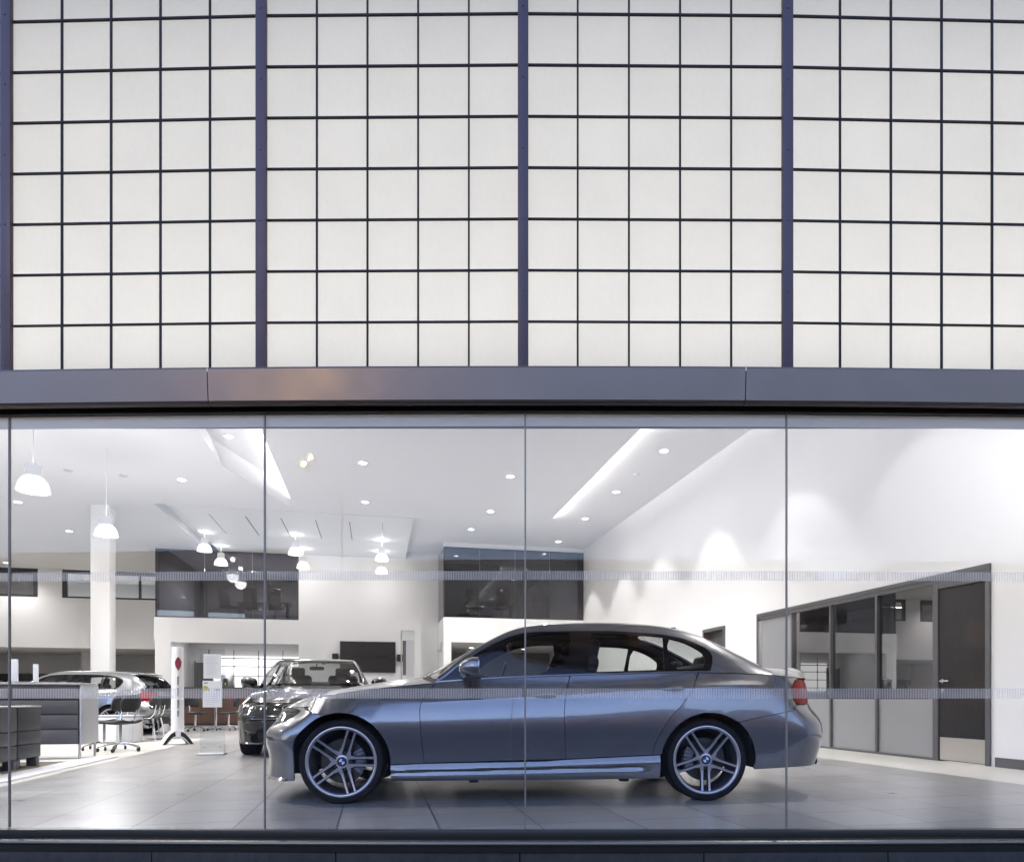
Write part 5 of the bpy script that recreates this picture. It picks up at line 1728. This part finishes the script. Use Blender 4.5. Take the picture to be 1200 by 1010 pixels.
for px, py, lab, hh, ww in ((16, 789, 'white leaflet holder on the reception desk, left', .30, .10), (42, 789, 'small white price stand on the reception desk, right of the leaflet holder', .24, .06)):
    a = bwx(px, 9.95)
    t = wthing('desk_sign', lab, 'sign holder', a, 9.95, .986, 'sign holders on the reception desk')
    m = MB(); B(m, -ww/2, ww/2, -.01, .01, .01, hh, bev=.003); m.build('card', M['paper'], t)
    m = MB(); B(m, -ww/2-.01, ww/2+.01, -.05, .05, 0, .01); m.build('foot', M['clear'], t)
# charcoal sofa seen from behind
t = wthing('charcoal_sofa', 'charcoal leather sofa seen from behind at the left edge of the glass', 'sofa', -3.76, 7.0, .018)
for (y0, y1) in ((0.0, 1.315), (1.335, 1.85)):
    for (z0, z1) in ((.105, .255), (.262, .405), (.412, .665)):
        m = MB(); B(m, -.20, 0, y0, y1, z0, z1, bev=.012); m.build('back_cushion', M['leather'], t)
m = MB(); B(m, -.85, -.205, 0, 1.85, .12, .42, bev=.03); m.build('seat', M['leather'], t)
m = MB(); B(m, -.21, .004, -.004, 1.854, .667, .685, bev=.004); m.build('top_rail', M['steel'], t)
for y in (.06, 1.28, 1.36, 1.79):
    for x in (-.06, -.78):
        m = MB(); B(m, x-.05, x+.05, y-.04, y+.04, 0, .104, bev=.004); m.build('leg', M['drawer'], t)

def shell_chair(kind):
    t = thing('visitor_chair', 'x', 'chair', group='black shell chairs')
    m = MB()
    m.grid(lambda u, v: Vector((-.20+.40*u+.0*v, (-.21+.41*v), .445+.03*(2*u-1)**2*(.5+.5*v)-.02*math.sin(PI*min(1, v*1.1)))), 10, 10)
    sm = m.build('seat', M['seat_dark'], t); so = sm.modifiers.new('solid', 'SOLIDIFY'); so.thickness = .035
    m = MB()
    def bf(u, v):
        w_ = .20*(1-.28*(2*v-1)**2)+.02
        x = -w_+2*w_*u
        return Vector((x, .225+.05*v-.075*(2*u-1)**2, .585+.25*v))
    m.grid(bf, 12, 8)
    bm_ = m.build('backrest', M['seat_dark'], t); so = bm_.modifiers.new('solid', 'SOLIDIFY'); so.thickness = .03
    if kind == 'sled':
        for s in (-1, 1):
            m = MB(); x = s*.215
            m.tube([(x, .27, .66), (x, .24, .50), (x, .17, .425), (x, -.20, .425), (x, -.235, .40), (x, -.25, .03), (x, -.22, .012), (x, .22, .012), (x, .255, .03), (x, .225, .30), (x, .20, .42)], .011, 8)
            m.build('side_frame', M['chrome'], t)
        for s in (-1, 1):
            m = MB(); x = s*.245
            m.tube([(x, -.21, .43), (x, -.20, .63), (x, -.15, .665), (x, .16, .665), (x, .22, .62)], .010, 8)
            m.build('armrest', M['chrome'], t)
    else:
        m = MB(); m.tube([(0, 0, .10), (0, 0, .43)], .022, 10)
        for k in range(5):
            a = k*2*PI/5+.3
            m.tube([(0, 0, .12), (.16*math.cos(a), .16*math.sin(a), .10), (.29*math.cos(a), .29*math.sin(a), .06)], [.018, .014, .011], 8)
        m.build('star_base', M['chrome'], t)
        for k in range(5):
            a = k*2*PI/5+.3
            m = MB(); m.lathe([(.0, -.012), (.028, -.012), (.028, .012), (0, .012)], Matrix.Translation((.29*math.cos(a), .29*math.sin(a), .029)) @ Matrix.Rotation(PI/2, 4, 'X'), seg=14); m.build('castor', M['black'], t)
        m = MB(); m.tube([(0, .06, .42), (0, .22, .46), (0, .255, .62)], .014, 8); m.build('back_stem', M['chrome'], t)
    return t
sw = shell_chair('swivel'); sl = shell_chair('sled')
chairs = [
    (sw, 122, 877, 60, -PI/2+.3, 'black swivel chair directly behind the silver desk end panel', 'swivel'),
    (sw, 141, 880, 62, -PI/2-.1, 'black swivel chair just right of the reception desk, in front of the pale cabinet', 'swivel'),
    (sl, 170, 868, 49.5, -PI/2+.15, 'black chrome-armed chair behind the reception desk, the one further from the sign column', 'sled'),
    (sl, 183, 867, 47.5, -PI/2-.2, 'black chrome-armed chair nearest the sign column on its left', 'sled'),
    (sw, 229, 857, 38.5, PI-.1, 'black chair at the cafe table, directly right of the sign column', 'swivel'),
    (sw, 268, 856, 37.5, -PI/2+.2, 'black chair at the cafe table, next to the headlamp of the black car', 'swivel')]
used = set()
for src, px, py, dz, rz_, lab, kind in chairs:
    D = 628/dz
    p = at(px, 818+dz, D)
    o = src if kind not in used else copy_tree(src)
    used.add(kind)
    o.location = (p.x, p.y, 0.0); o.rotation_euler = (0, 0, rz_ + (PI if False else 0)); o['label'] = lab
p = at(250, 856, 628/37.0)
t = thing('cafe_table', 'small round chrome-legged cafe table between two black chairs', 'table', (p.x-.05, p.y+.25, 0))
m = MB(); m.lathe([(0, .72), (.33, .72), (.345, .73), (.345, .742), (.33, .75), (0, .75)], seg=32); m.build('tabletop', M['clear'] if False else M['black'], t)
m = MB(); m.tube([(0, 0, .03), (0, 0, .72)], .03, 10); m.lathe([(0, .0), (.22, .0), (.22, .012), (.04, .03), (0, .03)], seg=28); m.build('pedestal', M['chrome'], t)
# pale cabinet behind the chairs
p = at(131, 871, 628/53.0)
t = thing('pale_cabinet', 'pale grey low cabinet behind the swivel chairs', 'cabinet', (p.x, p.y, 0), ROT)
m = MB(); m.box((0, .3, .24), (.66, .5, .46), bev=.004); bd_ = m.build('body', M['desk_end'], t)
m = MB(); m.box((-.13, .045, .24), (.38, .01, .42), bev=.003); m.build('door', M['paper'], t)
m = MB(); m.box((.19, .045, .24), (.24, .01, .42), bev=.003); m.build('side_panel', M['desk_end'], t)
m = MB(); m.box((0, .3, .478), (.70, .54, .016), bev=.003); m.build('top', M['desk_end'], t)

# ------------------------------------------------------------------ cars
build_car(dict(name='graphite_saloon', label='graphite grey saloon parked side-on directly behind the glass', paint='graphite', loc=(-1.4009, 5.9234, 0.0), rot=math.atan2(.06087, .99815)))
build_car(dict(name='black_saloon', label='black car facing the street behind the nose of the graphite saloon', paint='blackpaint', loc=(-3.07, 9.80, 0.0), rot=math.radians(102.2), scale=(1.03, 1.03, 1.03), big_lamp=True))
build_car(dict(name='silver_hatchback', label='silver hatchback parked side-on behind the reception desk and chairs', paint='silverpaint', loc=(-11.35, 15.05, 0.0), rot=math.radians(2), scale=(.97, .97, .98), hatch=True, tail_shift=-.27))
# ------------------------------------------------------------------ dusk sky, camera, render settings
w = bpy.data.worlds.new('World'); SC.world = w; w.use_nodes = True
n = w.node_tree; bg = n.nodes['Background']
sky = n.nodes.new('ShaderNodeTexSky'); sky.sky_type = 'NISHITA'; sky.sun_disc = False
sky.sun_elevation = math.radians(SUN_EL); sky.sun_rotation = math.radians(20); sky.ozone_density = OZ; sky.dust_density = .6
tint = n.nodes.new('ShaderNodeVectorMath'); tint.operation = 'MULTIPLY'; tint.inputs[1].default_value = (1.16, 0.94, 1.12)
n.links.new(sky.outputs[0], tint.inputs[0]); n.links.new(tint.outputs[0], bg.inputs[0]); bg.inputs[1].default_value = SKY
c = bpy.data.cameras.new('camera'); co = bpy.data.objects.new('camera', c); link(co); SC.camera = co
co.location = (0, 0, EYE); co.rotation_euler = (PI/2, 0, 0)
c.sensor_fit = 'HORIZONTAL'; c.sensor_width = 36; c.lens = 24
c.shift_x = (600-CX)/1200; c.shift_y = (CY-505)/1200
c.clip_end = 2000; c.clip_start = .05
SC.view_settings.view_transform = 'Standard'; SC.view_settings.look = 'None'
SC.view_settings.exposure = EXPO; SC.view_settings.gamma = 1
cy = SC.cycles
cy.use_denoising = True
try: cy.denoiser = 'OPENIMAGEDENOISE'
except Exception: pass
cy.max_bounces = 12; cy.diffuse_bounces = 5; cy.glossy_bounces = 6; cy.transmission_bounces = 6; cy.transparent_max_bounces = 24
cy.sample_clamp_indirect = 6; cy.caustics_reflective = False; cy.caustics_refractive = False
cy.use_light_tree = True
